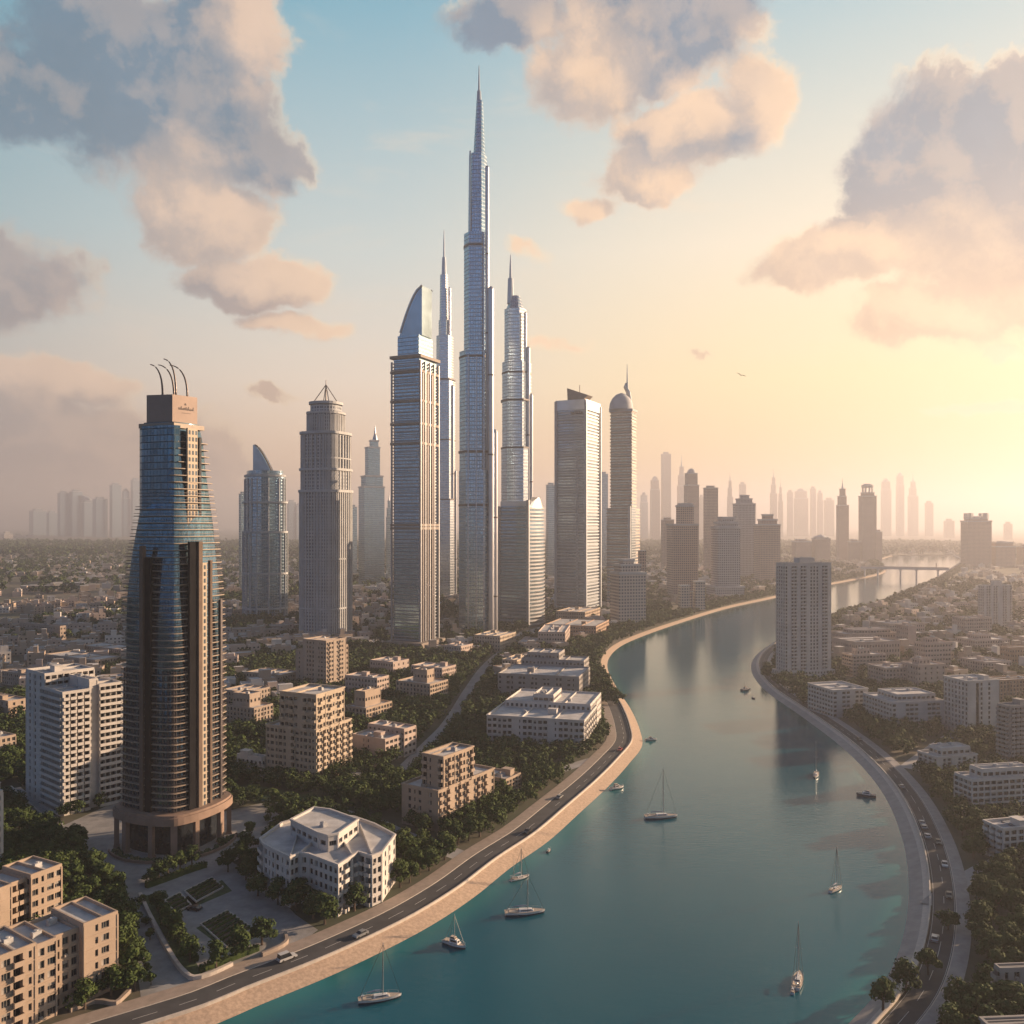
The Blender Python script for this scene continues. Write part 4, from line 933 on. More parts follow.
setback('spired_tower', 'hazy slate-blue stepped tower with needle spire, between the stone and banded towers', 'the slate spired tower', 1672, GM['steel_blue_cladding'],
        [(358.5, 384.5, 588, 487), (361, 383, 487, 476), (365, 380, 476, 447), (369.5, 378.5, 447, 440)], (375, 440, 424, 6), rot=20)

# --- banded glass tower with a glass sail
def banded_tower():
    q = blk(420, 652, 392, 438, 24); D = q[1][1]; Z = lambda y: zat(y, D); q = ccw(q)
    root = tower('banded_tower', 'banded blue glass tower with a tall pointed glass sail on top', q, 'the banded glass tower')
    mb = MB(); mb.prism(inset(q, 1.2), 0, Z(357)); mb.build('glass_core', GM['blue_curtain_wall'], root)
    sl = mk('banded_tower_slab', (.26, .265, .28), .45, .3, var=.1, scale=.2)
    n = 88
    for k in range(n):
        y = 648 - (648 - 362) * k / (n - 1); big = any(abs(y - b) < 1.7 for b in (371, 402, 423, 443, 528)); mb = MB()
        mb.prism(offset(q, 1.3 if big else -.35), Z(y), Z(y) + (2.2 if big else .8), bot=True); mb.build('floor_slab', DSTONE if big else sl, root)
    mb = MB(); fins(mb, q[1], q[2], 5, 0, Z(360), 1.5, 1.5); fins(mb, q[0], q[1], 2, 0, Z(360), 1.4, 1.2); mb.build('pier', sl, root)
    mb = MB(); P_, B_ = np.array(q[1]), np.array(q[2])
    fins(mb, P_ * .86 + B_ * .14, P_ * .34 + B_ * .66, 3, 0, Z(372), 2.6, 1.0); mb.build('dark_recess', DARKM, root)
    mb = MB(); mb.prism(offset(q, 1.6), Z(357), Z(354), bot=True); mb.build('roof_cornice', DSTONE, root)
    s = sub(q, .12, .88, .12, .88); c = np.mean(np.array(s), axis=0); mb = MB(); mb.prism(s, Z(354), Z(333)); mb.build('upper_storey', GM['blue_curtain_wall'], root)
    u = (np.array(q[1]) - np.array(q[0])); rot = math.atan2(u[1], u[0]); w = np.linalg.norm(u)
    a, b = Z(333), Z(283); sc = D / F
    pts = [(-.40 * w, a), (.42 * w, a), (.42 * w, b)] + [(.42 * w - .82 * w * (k / 12) ** .62, b + (a - b) * k / 12) for k in range(1, 12)]
    mb = MB(); sail_fin(mb, pts, np.linalg.norm(np.array(q[2]) - np.array(q[1])) * .55, tuple(c), rot); mb.build('glass_sail', GLASSM, root)
    arc = [(c[0] + math.cos(rot) * x - math.sin(rot) * 0, c[1] + math.sin(rot) * x, z) for x, z in pts[2:]]
    for side in (-1, 1):
        d = np.linalg.norm(np.array(q[2]) - np.array(q[1])) * .28 * side; mb = MB(); mb.tube([(x - math.sin(rot) * d, y + math.cos(rot) * d, z) for x, y, z in arc], 1.1, 6); mb.build('sail_rib', SILVER, root)
    mb = MB(); mb.prism(offset(ccw(sub(q, -.1, 1.25, -.3, 1.1)), 0), 0, 9); mb.build('podium', DSTONE, root)
banded_tower()

# --- slim spire tower half hidden behind
def tall_shaft(name, label, short, D, mat, blocks, tubes, needle, bands=(), rot=22, lines=()):
    """clustered setback spire: blocks (left px, right px, bottom, top, taper px), bright round shafts (px, r px, top)"""
    sc = D / F; Z = lambda y: zat(y, D); a, b = blocks[0][:2]; Y = D + (b - a) * sc * .5; mb = MB(); P0 = None
    def poly(l, r, dep):
        w = (r - l) * sc; X = xat((l + r) / 2, Y); va = math.atan2(X, Y); h = w / 2
        pts = [(-h, -dep * .10), (-h * .62, -dep * .46), (h * .38, -dep * .5), (h * .74, -dep * .30), (h, dep * .06), (h * .7, dep * .45), (-h * .6, dep * .5), (-h, dep * .2)]
        return [(X + x * math.cos(-va) - y * math.sin(-va), Y + x * math.sin(-va) + y * math.cos(-va)) for x, y in pts]
    root = None
    for l, r, y0, y1, tp in blocks:
        dep = (r - l) * sc * .95; p = poly(l, r, dep); p1 = poly(l + tp, r - tp * .7, dep * max(.3, (1 - 2 * tp / (r - l)))) if tp else p
        if root is None: root = tower(name, label, p, short)
        mb.prism(p, max(0, Z(y0)), Z(y1), poly1=p1)
    mb.build('wall', mat, root)
    for px, rp, yt, dep in tubes:
        x = xat(px, Y + dep); mb = MB(); r = rp * sc; mb.lathe(x, Y + dep, [(r, 0), (r, Z(yt) - r), (r * .8, Z(yt) - r * .3), (r * .3, Z(yt))], 20); mb.build('round_shaft', SILVER, root, smooth=False)
        mb = MB()
        for yy in (yt + 90, yt + 170): mb.lathe(x, Y + dep, [(r * 1.06, Z(yy)), (r * 1.06, Z(yy) + 1.5)], 20)
        mb.build('shaft_band', DARKM, root)
    for l, r, y in bands:
        mb = MB(); mb.prism(offset(poly(l, r, (r - l) * sc * .95), .5), Z(y), Z(y) + 2.0, bot=True); mb.build('plant_floor', DARKM, root)
    for px, y0, y1, w in lines:
        for fr in (0,):
            X = xat(px, Y); l, r = blocks[0][:2]; dep = (r - l) * sc * .95; mb = MB(); mb.box(X - .0, Y - dep * .5, max(0, Z(y0)), w, 1.6, Z(y1) - max(0, Z(y0)), 0); mb.build('fin', SILVER, root)
    px, ya, yb, w, yc = needle; x = xat(px, Y); mb = MB(); r = w * sc / 2; mb.lathe(x, Y, [(r, Z(ya)), (r * .75, Z(yc)), (r * .4, Z(yc)), (r * .3, Z((yc + yb) / 2)), (.35, Z(yb))], 10); mb.build('spire', SPIREM, root)
    return root
tall_shaft('spire_tower', 'slim hazy silver spire tower half hidden behind the banded glass tower', 'the slim silver spire', 1342, GM['silver_curtain_wall'],
           [(434.5, 457, 605, 500, 0), (435, 455.5, 500, 380, 0), (436.3, 453.5, 380, 334, 0), (438.6, 449.5, 334, 318, 0), (439.5, 448.5, 318, 272, .6)], [(452.5, 1.6, 384, -8), (455.5, 1.4, 470, -4), (449.5, 1.2, 285, -4)], (444, 272, 226, 5, 254), bands=((435, 455.5, 379), (434.5, 457, 500), (435, 455.5, 440)))
tall_shaft('spire_tower', 'tallest tower of all, steel-blue clustered shafts stepping up to a needle spire', 'the tallest spire tower', 903, GM['steel_blue_cladding'],
           [(458.6, 496, 640, 470, 0), (459.2, 492.5, 470, 349, 0), (463.8, 489.8, 349, 229, 0), (468, 487.5, 229, 148, .8), (473.3, 485.2, 148, 92, 3.2)],
           [(494.3, 3.6, 428, -6), (490.8, 2.9, 285, -14), (487.0, 1.9, 162, -10), (470.2, .9, 146, -8)], (479, 94, 56, 5.2, 82), bands=((459.2, 492.5, 356), (463.8, 489.8, 243), (458.6, 496, 506), (458.6, 496, 452)), lines=((469, 640, 355, 1.2), (477, 640, 356, 1.0), (484.5, 640, 232, 1.4)))
tall_shaft('spire_tower', 'pale silver spire tower just right of the tallest one', 'the pale silver spire', 1030, GM['silver_curtain_wall'],
           [(501, 533.5, 630, 448, 0), (502, 531.5, 448, 360, 0), (504.3, 526.5, 360, 306, 0), (506, 524, 306, 292, 5.5)], [(531, 2.0, 392, -8), (528.3, 1.7, 345, -10), (525.3, 1.4, 310, -10)], (510.5, 300, 250, 7, 274), bands=((502, 531.5, 372), (501, 533.5, 400), (501, 533.5, 448)))
def ribbon_block():
    q = ccw(blk(528, 628, 499, 545, 24)); D = q[1][1]; Z = lambda y: zat(y, D)
    root = tower('ribbon_tower', 'broad tower with flared roof wing and curved sunlit side, below the pale silver spire', q, 'the ribbon tower')
    mb = MB(); mb.prism(inset(q, 1.0), 0, Z(506)); mb.build('glass_core', GM['blue_curtain_wall'], root)
    sl = MATS['banded_tower_slab']; A, P, B, C = (np.array(k) for k in q)
    bulge = [tuple(P + (B - P) * s + np.array((1, -.42)) * 5 * math.sin(s * math.pi)) for s in [k / 8 for k in range(9)]]
    pl = [tuple(A), tuple(P)] + bulge[1:] + [tuple(C)]
    for k in range(32):
        y = 626 - (626 - 509) * k / 31; mb = MB(); mb.prism(pl, Z(y), Z(y) + 1.9, bot=True); mb.build('floor_slab', sl, root)
    mb = MB(); fins(mb, A, P, 2, 0, Z(506), 2.4, 2); mb.box(*P, 0, 3, 3, Z(500), R(-24)); mb.build('pier', sl, root)
    u = P - A; w = np.linalg.norm(u); rot = math.atan2(u[1], u[0]); mb = MB()
    sail_fin(mb, [(-w * .42, Z(506)), (w * .5, Z(506)), (w * .58, Z(503)), (w * .66, Z(497)), (w * .60, Z(500)), (w * .40, Z(501)), (-w * .42, Z(501))], 26, tuple((A + P + B + C) / 4 - np.array((6, 6))), rot); mb.build('roof_wing', SILVER, root)
    mb = MB(); pts = [tuple(p) for p in bulge] + [tuple((B + C) / 2)]; cc = np.mean(np.array(pts), axis=0); mb.prism(ccw(pts), Z(508), Z(497), poly1=[tuple(cc + (np.array(p) - cc) * .35) for p in ccw(pts)]); mb.build('curved_cap', SILVER, root)
ribbon_block()

# --- slab tower with a slanted crown, and the domed one
def slab_tower():
    q = ccw(blk(585.5, 614, 556, 600, 26)); D = q[1][1]; Z = lambda y: zat(y, D)
    root = tower('slab_tower', 'flat grey slab tower of ribbon windows with a slanted wing on its roof', q, 'the slant-roofed slab tower')
    mb = MB(); mb.prism(inset(q, 1.0), 0, Z(402)); mb.prism(ccw(sub(q, -.05, .05, .05, .9)), 0, Z(497)); mb.build('glass_core', GM['bronze_glass'], root)
    sl = mk('slab_tower_band', (.27, .30, .34), .5, .3, var=.1, scale=.2)
    for k in range(62):
        y = 612 - (612 - 409) * k / 61; mb = MB(); mb.prism(offset(q, .1), Z(y), Z(y) + 1.7, bot=True); mb.build('floor_slab', sl, root)
    mb = MB(); fins(mb, q[0], q[1], 2, 0, Z(400), 3, 2); fins(mb, q[1], q[2], 2, 0, Z(402), 3, 2); P, A = np.array(q[1]), np.array(q[0]); fins(mb, P * .72 + A * .28, P * .7 + A * .3, 2, 0, Z(455), 1.6, 1.4); mb.build('pier', sl, root)
    mb = MB(); mb.prism(offset(q, .6), Z(409), Z(399), bot=True); mb.build('roof_parapet', SILVER, root)
    u = P - A; w = np.linalg.norm(u); rot = math.atan2(u[1], u[0]); c = np.mean(np.array(q), axis=0); mb = MB()
    sail_fin(mb, [(-w * .28, Z(399)), (w * .28, Z(399)), (w * .30, Z(396)), (w * .42, Z(393)), (-w * .30, Z(384.5))], 18, tuple(c), rot); mb.build('slanted_crown', DSTONE, root)
    mb = MB(); mb.tube([(c[0] + w * .05, c[1], Z(391)), (c[0] + w * .05, c[1], Z(381))], .5, 6); mb.build('mast', DARKM, root)
    c = P + (A - P) * .3 + (P - np.array(q[2])) * .02; mb = MB()
    for k in range(6): mb.box(*(P + (A - P) * (.12 + .07 * k) + np.array((-.45, -.9)) * 1.0), Z(413.5), 1.3, .4, (2.5, 4, 3, 4.5, 3, 4)[k], rot)
    mb.build('sign_lettering', DARKM, root)
slab_tower()
def dome_tower():
    q = ccw(blk(632, 607, 610, 636.5, 24)); D = q[1][1]; Z = lambda y: zat(y, D)
    root = tower('dome_tower', 'rosy ribbon-windowed tower with a pointed dome and a bent spire', q, 'the domed rosy tower')
    rose = mk('rosy_tower_band', (.40, .30, .25), .6, .1, var=.1, scale=.2); b = ccw(blk(629.5, 607, 606.5, 640, 24, D=D - 3))
    mb = MB(); mb.prism(inset(q, .8), 0, Z(411)); mb.prism(inset(b, .6), 0, Z(508)); mb.build('glass_core', GM['bronze_glass'], root)
    for k in range(58):
        y = 605 - (605 - 412) * k / 57; mb = MB(); mb.prism(offset(b if y > 507 else q, .1), Z(y), Z(y) + 1.8, bot=True); mb.build('floor_slab', rose, root)
    mb = MB(); mb.box(*b[1], 0, 3.5, 3.5, Z(506), R(-24)); mb.prism(offset(q, 1.2), Z(411), Z(408.5), bot=True); mb.build('cornice', STONE, root)
    c = np.mean(np.array(q), axis=0); w = np.linalg.norm(np.array(q[1]) - np.array(q[0])); mb = MB(); r = w * .54
    mb.lathe(c[0] - 3, c[1], [(r, Z(408.5)), (r * .93, Z(402)), (r * .74, Z(397)), (r * .42, Z(393)), (r * .1, Z(391.5))], 24); mb.build('dome', STONE, root, smooth=True)
    mb = MB(); sc = D / F; x = xat(629, D) ; mb.tube([(x + 5 * sc, c[1], Z(411)), (x + 3 * sc, c[1], Z(400)), (x + 1 * sc, c[1], Z(391)), (x - 2.3 * sc, c[1], Z(385)), (x - 1.6 * sc, c[1], Z(381))], [1.6, 2.2, 3, 2.4, .8], 8); mb.build('crown_fin', SILVER, root)
    mb = MB(); mb.tube([(x, c[1], Z(393)), (x - .3 * sc, c[1], Z(362))], [1.8, .3], 8); mb.build('spire', SPIREM, root)
dome_tower()
setback('apartment_tower', 'pale ribbed apartment tower with low crown at the foot of the domed tower', 'the pale ribbed tower', 985, GM['pale_grid'], [(610, 646, 628, 574), (614, 641, 574, 566), (619, 634, 566, 561)], rot=24)
setback('apartment_tower', 'slim rosy slab just behind the right shoulder of the pale ribbed tower', 'the pale ribbed tower', 1100, GM['rosy_grid'], [(638, 646, 612, 551)], rot=20)
setback('apartment_block', 'small white twin-towered block at the river bend below the stepped brown tower', 'the river bend', 1150, GM['pale_grid'], [(678, 690, 608, 586), (690, 693, 608, 592), (693, 705, 610, 582)], rot=20)
setback('stepped_tower', 'brown stepped tower with a taller ribbed centre, left of the classical stone tower', 'the brown stepped tower', 1400, GM['rosy_grid'], [(666.5, 698, 602, 525), (676, 693.5, 525, 506), (678, 692, 506, 504)], rot=18)
setback('stone_tower', 'classical ribbed stone tower with carved crown and wide base by the river bend', 'the classical stone tower', 1350, GM['stone_grid'], [(706, 744, 602, 588), (711, 740, 588, 528), (714, 738, 528, 523), (718, 734, 523, 518)], rot=22)
setback('stone_tower', 'hazy tower with a stepped hat, just behind the classical stone tower', 'the hat-topped tower', 1800, GM['stone_grid'], [(733, 755, 580, 504), (736, 752, 504, 499), (740, 749, 499, 495.5)], rot=20)
setback('stone_tower', 'hazy broad rosy tower with a low stepped top, left of the tall riverside block', 'the broad rosy tower', 1700, GM['rosy_grid'], [(754, 780, 583, 525), (758, 777, 525, 520), (762, 773, 520, 515)], rot=22)
# riverside apartment slab
q = blk(785, 680, 776, 831, 74); D = q[1][1]; zz = zat(566, D)
r = building('apartment_tower', 'tall grey-white riverside block with balcony columns and a roof box, right bank', 'apartment tower',
         [dict(poly=q, z0=6, z1=zz, fl=30, pats={0: 'w', 1: 'w.bb.bb.ww', '*': 'w.'}, bay=3.1, ph=2.2, cornice=True), dict(poly=sub(offset(ccw(q), 2), 0, 1, 0, 1), z0=0, z1=6, fl=2, pats='w', ph=.4, nounit=True), dict(poly=sub(q, .2, .8, .35, .68), z0=zz, z1=zz + 5, fl=1, pats='.')], 'white', 'the tall riverside block', near=True, units=3)
q = blk(984, 628, 978, 1012, 74); D = q[1][1]
building('apartment_tower', 'smaller pale apartment tower with two dark balcony columns above the right-bank blocks', 'apartment tower',
         [dict(poly=q, z1=zat(586, D), fl=16, pats={0: 'w', 1: '.bb.bb.', '*': 'w'}, bay=3.6), dict(poly=sub(q, .3, .7, .4, .7), z0=zat(586, D), z1=zat(582, D), fl=1, pats='.')], 'white', 'the small right-bank tower', near=False)
# hazy towers of the far districts: kind, label, px from..to, base row, top row, crown
FAR = [
 ('flat', 'slim blue-grey tower at the left shoulder of the sail-crowned tower', 239, 247, 592, 492), ('flat', 'blue-grey tower at the far left with two lit edges', 30, 46, 550, 509), ('flat', 'short blue-grey tower with a lit right face at far left', 47, 57, 551, 511),
 ('flat', 'tall flat twin of the far-left cluster, left of a pair', 58, 69, 553, 491), ('flat', 'tall pale far-left tower with a lit rosy edge, right of a pair', 70, 82, 553, 489.5), ('slant', 'far-left tower with a slanted roof behind the lit pair', 82, 93, 553, 495),
 ('flat', 'wide hazy far-left block right of the slanted roof', 93, 107, 555, 497), ('flat', 'tall slim far-left tower standing alone right of the wide block', 110, 121, 555, 483), ('dome', 'hazy round-topped tower just left of the dark curved tower', 122, 130, 553, 488), ('flat', 'hazy far-left tower touching the left side of the dark curved tower', 131, 140, 553, 478),
 ('flat', 'sunlit peach slab at the left edge, first of the low lit group', 2, 12, 557, 532), ('flat', 'sunlit peach slab pair in the low lit group at far left', 14, 23, 556, 534), ('flat', 'sunlit peach slab ending the low lit group at far left', 24, 35, 556, 535),
 ('flat', 'pale hazy slab between the stone and slate spired towers', 349, 357, 575, 505), ('cone', 'faint pointed tower right of the slate spired tower', 386, 392, 580, 490), ('flat', 'faint slab between the sail-crowned and round-cornered stone towers', 287, 296, 560, 500), ('dome', 'faint domed tower just left of the round-cornered stone tower', 295, 302, 560, 503),
 ('flat', 'faint hazy slab left of the slant-roofed slab tower', 546, 556, 580, 483), ('flat', 'faint hazy tower between the slab tower and the domed tower', 599, 608, 570, 472), 
 ('dome', 'pale domed hazy tower right of the domed rosy tower', 650, 660, 560, 476), ('flat', 'tall pale flat-topped hazy tower, highest behind the brown stepped tower', 661, 671, 560, 452), ('cone', 'pale hazy tower with a pinnacle right of the highest flat-topped one', 677, 686, 560, 454), ('dome', 'hazy round-crowned tower above the brown stepped tower', 684, 699, 575, 468), ('flat', 'hazy flat slab left of the classical stone tower', 703.5, 718, 585, 486),
 ('flat', 'hazy slab left of the brown stepped tower', 661, 674, 582, 518), ('cone', 'slender pointed hazy tower above the classical stone tower', 727, 733, 560, 470), ('flat', 'faint flat tower left of the hat-topped tower', 739, 746, 555, 482), ('cone', 'pale sharply pointed tower left of the tall riverside block', 770, 777, 555, 467), ('cone', 'smaller pale pointed tower touching the sharply pointed one', 778, 783, 555, 478),
 ('flat', 'pale far slab behind the tall riverside block, left', 787, 793, 552, 490), ('dome', 'pale wide round tower behind the tall riverside block', 794, 808, 552, 488), ('flat', 'pale far slab right of the wide round tower', 810, 816, 552, 486.5), ('dome', 'pale far domed tower left of the steepled tower', 817, 823, 552, 490), ('flat', 'pale far block close to the left side of the steepled tower', 824, 834, 552, 498),
 ('cone', 'slim hazy steepled tower, left of the pair by the bridge', 836.5, 848.5, 569, 478), ('ring', 'hazy tower with an open round crown, right of the pair by the bridge', 859, 876, 571, 485), ('flat', 'hazy shoulder block at the right side of the round-crowned tower', 874, 882, 571, 530),
 ('dome', 'pale far domed tower right of the round-crowned tower', 881, 891, 552, 478), ('dome', 'pale far round tower behind the bridge', 896, 904, 552, 472), ('cone', 'pale far tower with a thin square top, right of the round one', 908, 918, 552, 472), ('flat', 'faint far slab above the right end of the bridge', 925, 933, 552, 501),
 ('horns', 'broad hazy tower with a horned crown on the far right bank', 962, 990, 578, 513), ('dome', 'broad hazy domed block right of the horned tower', 991, 1014, 578, 541), ('flat', 'hazy block cut by the right edge beside the domed block', 1018, 1040, 578, 545),
 ('flat', 'low hazy block with a white roof left of the steepled tower', 792, 811, 573, 540), ('pyramid', 'low hazy gabled block between two low blocks left of the steepled tower', 812, 830, 573, 534), ('flat', 'low hazy block between the steepled and round-crowned towers', 848, 860, 571, 540), ('flat', 'faint low far slab right of the horned tower top', 1004, 1012, 560, 522), ('flat', 'faint far slab left of the horned tower', 944, 954, 556, 519),
 ('dome', 'faint far tower with rounded top between the domed rosy tower and the pale domed one', 640, 648, 556, 492), ('flat', 'faint far slab between the pinnacle tower and the flat slab', 699, 704, 556, 495), ('flat', 'faint low far slab just right of the classical stone tower', 746, 756, 556, 502),
]
for st, lab, a, b, yb, yt in FAR:
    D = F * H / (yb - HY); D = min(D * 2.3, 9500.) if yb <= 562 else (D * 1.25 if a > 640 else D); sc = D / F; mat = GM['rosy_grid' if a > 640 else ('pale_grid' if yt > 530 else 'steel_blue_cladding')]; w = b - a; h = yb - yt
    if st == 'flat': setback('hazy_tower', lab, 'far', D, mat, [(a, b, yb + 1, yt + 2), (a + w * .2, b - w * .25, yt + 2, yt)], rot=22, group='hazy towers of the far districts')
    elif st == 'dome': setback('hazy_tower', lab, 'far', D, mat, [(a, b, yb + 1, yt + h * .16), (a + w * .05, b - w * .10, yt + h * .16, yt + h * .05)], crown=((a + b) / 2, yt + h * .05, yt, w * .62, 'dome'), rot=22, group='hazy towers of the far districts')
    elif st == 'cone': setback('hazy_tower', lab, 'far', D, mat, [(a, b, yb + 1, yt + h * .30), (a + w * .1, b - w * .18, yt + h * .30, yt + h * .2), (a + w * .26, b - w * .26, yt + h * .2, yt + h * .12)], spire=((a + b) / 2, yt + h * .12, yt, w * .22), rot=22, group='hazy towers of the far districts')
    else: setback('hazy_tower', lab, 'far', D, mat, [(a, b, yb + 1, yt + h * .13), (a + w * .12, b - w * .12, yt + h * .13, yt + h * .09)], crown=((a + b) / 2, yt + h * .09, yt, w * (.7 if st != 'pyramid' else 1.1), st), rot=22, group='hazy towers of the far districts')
# bridge
def bridge():
    D = 1900.; sc = D / F; root = thing('river_bridge', 'low hazy girder bridge on piers across the far end of the river', 'bridge', (xat(905, D), D, 0)); z = zat(567.5, D)
    A, B = np.array((xat(868, D), D + 40)), np.array((xat(942, D), D - 30)); c = (A + B) / 2; t = B - A; L_ = float(np.linalg.norm(t)); a = math.atan2(t[1], t[0])
    mb = MB(); mb.box(*c, z - 4.5, L_, 14, 4.5, a); mb.build('deck', STONE, root)
    n = np.array((-math.sin(a), math.cos(a)))
    for s in (-1, 1): mb = MB(); mb.box(*(c + n * 6.6 * s), z + .001, L_, .5, 1.4, a); mb.build('railing', kerbm, root)
    for u in (.05, .2, .46, .64, .88): p = A + t * u; mb = MB(); mb.box(*p, -3, 3.2, 11, z - 4.5 + 2.999, a); mb.box(*p, z - 6.5, 5, 13, 1.999, a); mb.build('pier', STONE, root)
    p = A + t * .86
    for s in (-1, 1): q = p + n * 6.0 * s; mb = MB(); mb.box(*q, z + 1.5, 1.5, 1.5, 9, a); mb.build('gantry_post', DARKM, root)
    mb = MB(); mb.box(*p, z + 9.5, 1.2, 13.5, 1.2, a); mb.build('gantry_beam', DARKM, root)
bridge()
# ------------------------------------------------------------ trees, houses
def leaf_mat(name, c1, c2):
    m = bpy.data.materials.new(name); m.use_nodes = True; t = NT(m.node_tree); b = t.n['Principled BSDF']
    ge = t.node('ShaderNodeNewGeometry'); nz = t.noise(ge.outputs['Position'], .30, 3, .6)[0]; oi = t.node('ShaderNodeObjectInfo').outputs['Random']
    n2 = t.noise(ge.outputs['Position'], .035, 2, .5)[0]
    f = t.m('ADD', t.m('MULTIPLY', t.smooth(nz, .3, .7), .45), t.m('ADD', t.m('MULTIPLY', oi, .25), t.m('MULTIPLY', t.smooth(n2, .3, .7), .35)))
    t.put(b.inputs['Base Color'], t.mix(f, rgba(c1), rgba(c2))); b.inputs['Roughness'].default_value = .85; b.inputs['Specular IOR Level'].default_value = .2
    return m
LEAF = leaf_mat('tree_leaves', (.016, .036, .010), (.070, .100, .024)); BARK = mk('tree_bark', (.10, .07, .05), .95, var=.2, scale=2)
def crown_into(mb, cx, cy, z0, r, h, n, size, rnd, clumps=13):
    cl = []
    for _ in range(clumps):
        a = rnd.uniform(0, 2 * math.pi); rr = r * rnd.uniform(.15, .78); zz = rnd.uniform(.22, .85)
        cl.append((cx + rr * math.cos(a), cy + rr * math.sin(a), z0 + h * zz * (1 - .22 * (rr / r)), r * rnd.uniform(.30, .50)))
    cl.append((cx, cy, z0 + h * .78, r * .45))
    V, Fc = mb.v, mb.f
    for _ in range(n):
        x, y, z, cr = cl[rnd.randrange(len(cl))]
        u = rnd.uniform(-1, 1); th = rnd.uniform(0, 2 * math.pi); s = math.sqrt(1 - u * u); dx, dy, dz = s * math.cos(th), s * math.sin(th), u
        k = cr * rnd.uniform(.65, 1.05); px, py, pz = x + dx * k, y + dy * k, z + dz * k * .8
        nx, ny, nz = dx + rnd.uniform(-.6, .6), dy + rnd.uniform(-.6, .6), dz + rnd.uniform(-.3, .8)
        l = math.sqrt(nx * nx + ny * ny + nz * nz) + 1e-6; nx /= l; ny /= l; nz /= l
        ax, ay, az_ = (-ny, nx, 0) if abs(nz) < .95 else (1, 0, 0); l = math.sqrt(ax * ax + ay * ay + az_ * az_) + 1e-6; ax /= l; ay /= l
        bx, by, bz = -nz * ay, nz * ax, nx * ay - ny * ax
        w = size * rnd.uniform(.6, 1.25); g = w * rnd.uniform(.6, 1.0); i = len(V)
        V.extend(((px - ax * w, py - ay * w, pz), (px - bx * g, py - by * g, pz - bz * g), (px + ax * w, py + ay * w, pz), (px + bx * g, py + by * g, pz + bz * g)))
        Fc.append((i, i + 1, i + 2, i + 3)); mb.m.append(0)
def trunk_into(mb, r, h, rnd):
    mb.tube([(0, 0, -.05), (.05, .02, h * .25), (rnd.uniform(-.2, .2), rnd.uniform(-.2, .2), h * .5)], [.32, .24, .17], 7)
    for k in range(4):
        a = k * 1.57 + rnd.uniform(-.5, .5); mb.tube([(0, 0, h * (.24 + .04 * k)), (r * .3 * math.cos(a), r * .3 * math.sin(a), h * .45), (r * .6 * math.cos(a), r * .6 * math.sin(a), h * .62)], [.14, .10, .05], 5)
TREES = []
for k in range(7):
    rnd = random.Random(40 + k); r = rnd.uniform(3.0, 3.9); h = rnd.uniform(6.0, 8.0)
    t = thing('broadleaf_tree', 'tree', 'tree', (0, 0, 0)); tb = MB(); trunk_into(tb, r, h, rnd); a = tb.build('trunk', BARK, t)
    cb = MB(); crown_into(cb, 0, 0, h * .26, r, h * .74, 1150, .36, rnd, 15); b = cb.build('crown', LEAF, t); KIDS[t.name] = [a, b]; TREES.append(t)
BX = []
def prep():
    for p, s in FOOT: BX.append((np.array(offset(ccw([tuple(q) for q in p]), 1.8)), p[:, 0].min() - 5, p[:, 0].max() + 5, p[:, 1].min() - 5, p[:, 1].max() + 5))
def seg_dist(q, a):
    A, B = a[:-1], a[1:]; d = B - A; t = np.clip(((q - A) * d).sum(1) / ((d * d).sum(1) + 1e-9), 0, 1); return np.sqrt((((A + d * t[:, None]) - q) ** 2).sum(1).min())
POLY = [(p, p[:, 0].min(), p[:, 0].max(), p[:, 1].min(), p[:, 1].max()) for p, w in BLOCKED if w is None]
LINES = [(a, w, a[:, 0].min() - w, a[:, 0].max() + w, a[:, 1].min() - w, a[:, 1].max() + w) for a, w in BLOCKED if w is not None]
def free(x, y, foot=True, lines=True, polys=True):
    if foot:
        for p, x0, x1, y0, y1 in BX:
            if x0 < x < x1 and y0 < y < y1 and inside((x, y), p): return False
    if polys:
        for p, x0, x1, y0, y1 in POLY:
            if x0 < x < x1 and y0 < y < y1 and inside((x, y), p): return False
    if lines:
        for a, w, x0, x1, y0, y1 in LINES:
            if x0 < x < x1 and y0 < y < y1 and seg_dist(np.array((x, y)), a) < w: return False
    return True
prep()
river = np.array([tuple(p) for p in LA] + [tuple(p) for p in RA[::-1]])
def bank_dist(x, y):
    q = np.array((x, y)); return min(np.sqrt(((LA - q) ** 2).sum(1).min()), np.sqrt(((RA - q) ** 2).sum(1).min()))
landp = np.array(land)
LANDMARKS = [(p.mean(axis=0), s) for p, s in FOOT if s != 'far']
def near_mark(x, y): return min(LANDMARKS, key=lambda l: (l[0][0] - x) ** 2 + (l[0][1] - y) ** 2)[1]
def pix(x, y): return CX + F * x / y, HY + F * H / y
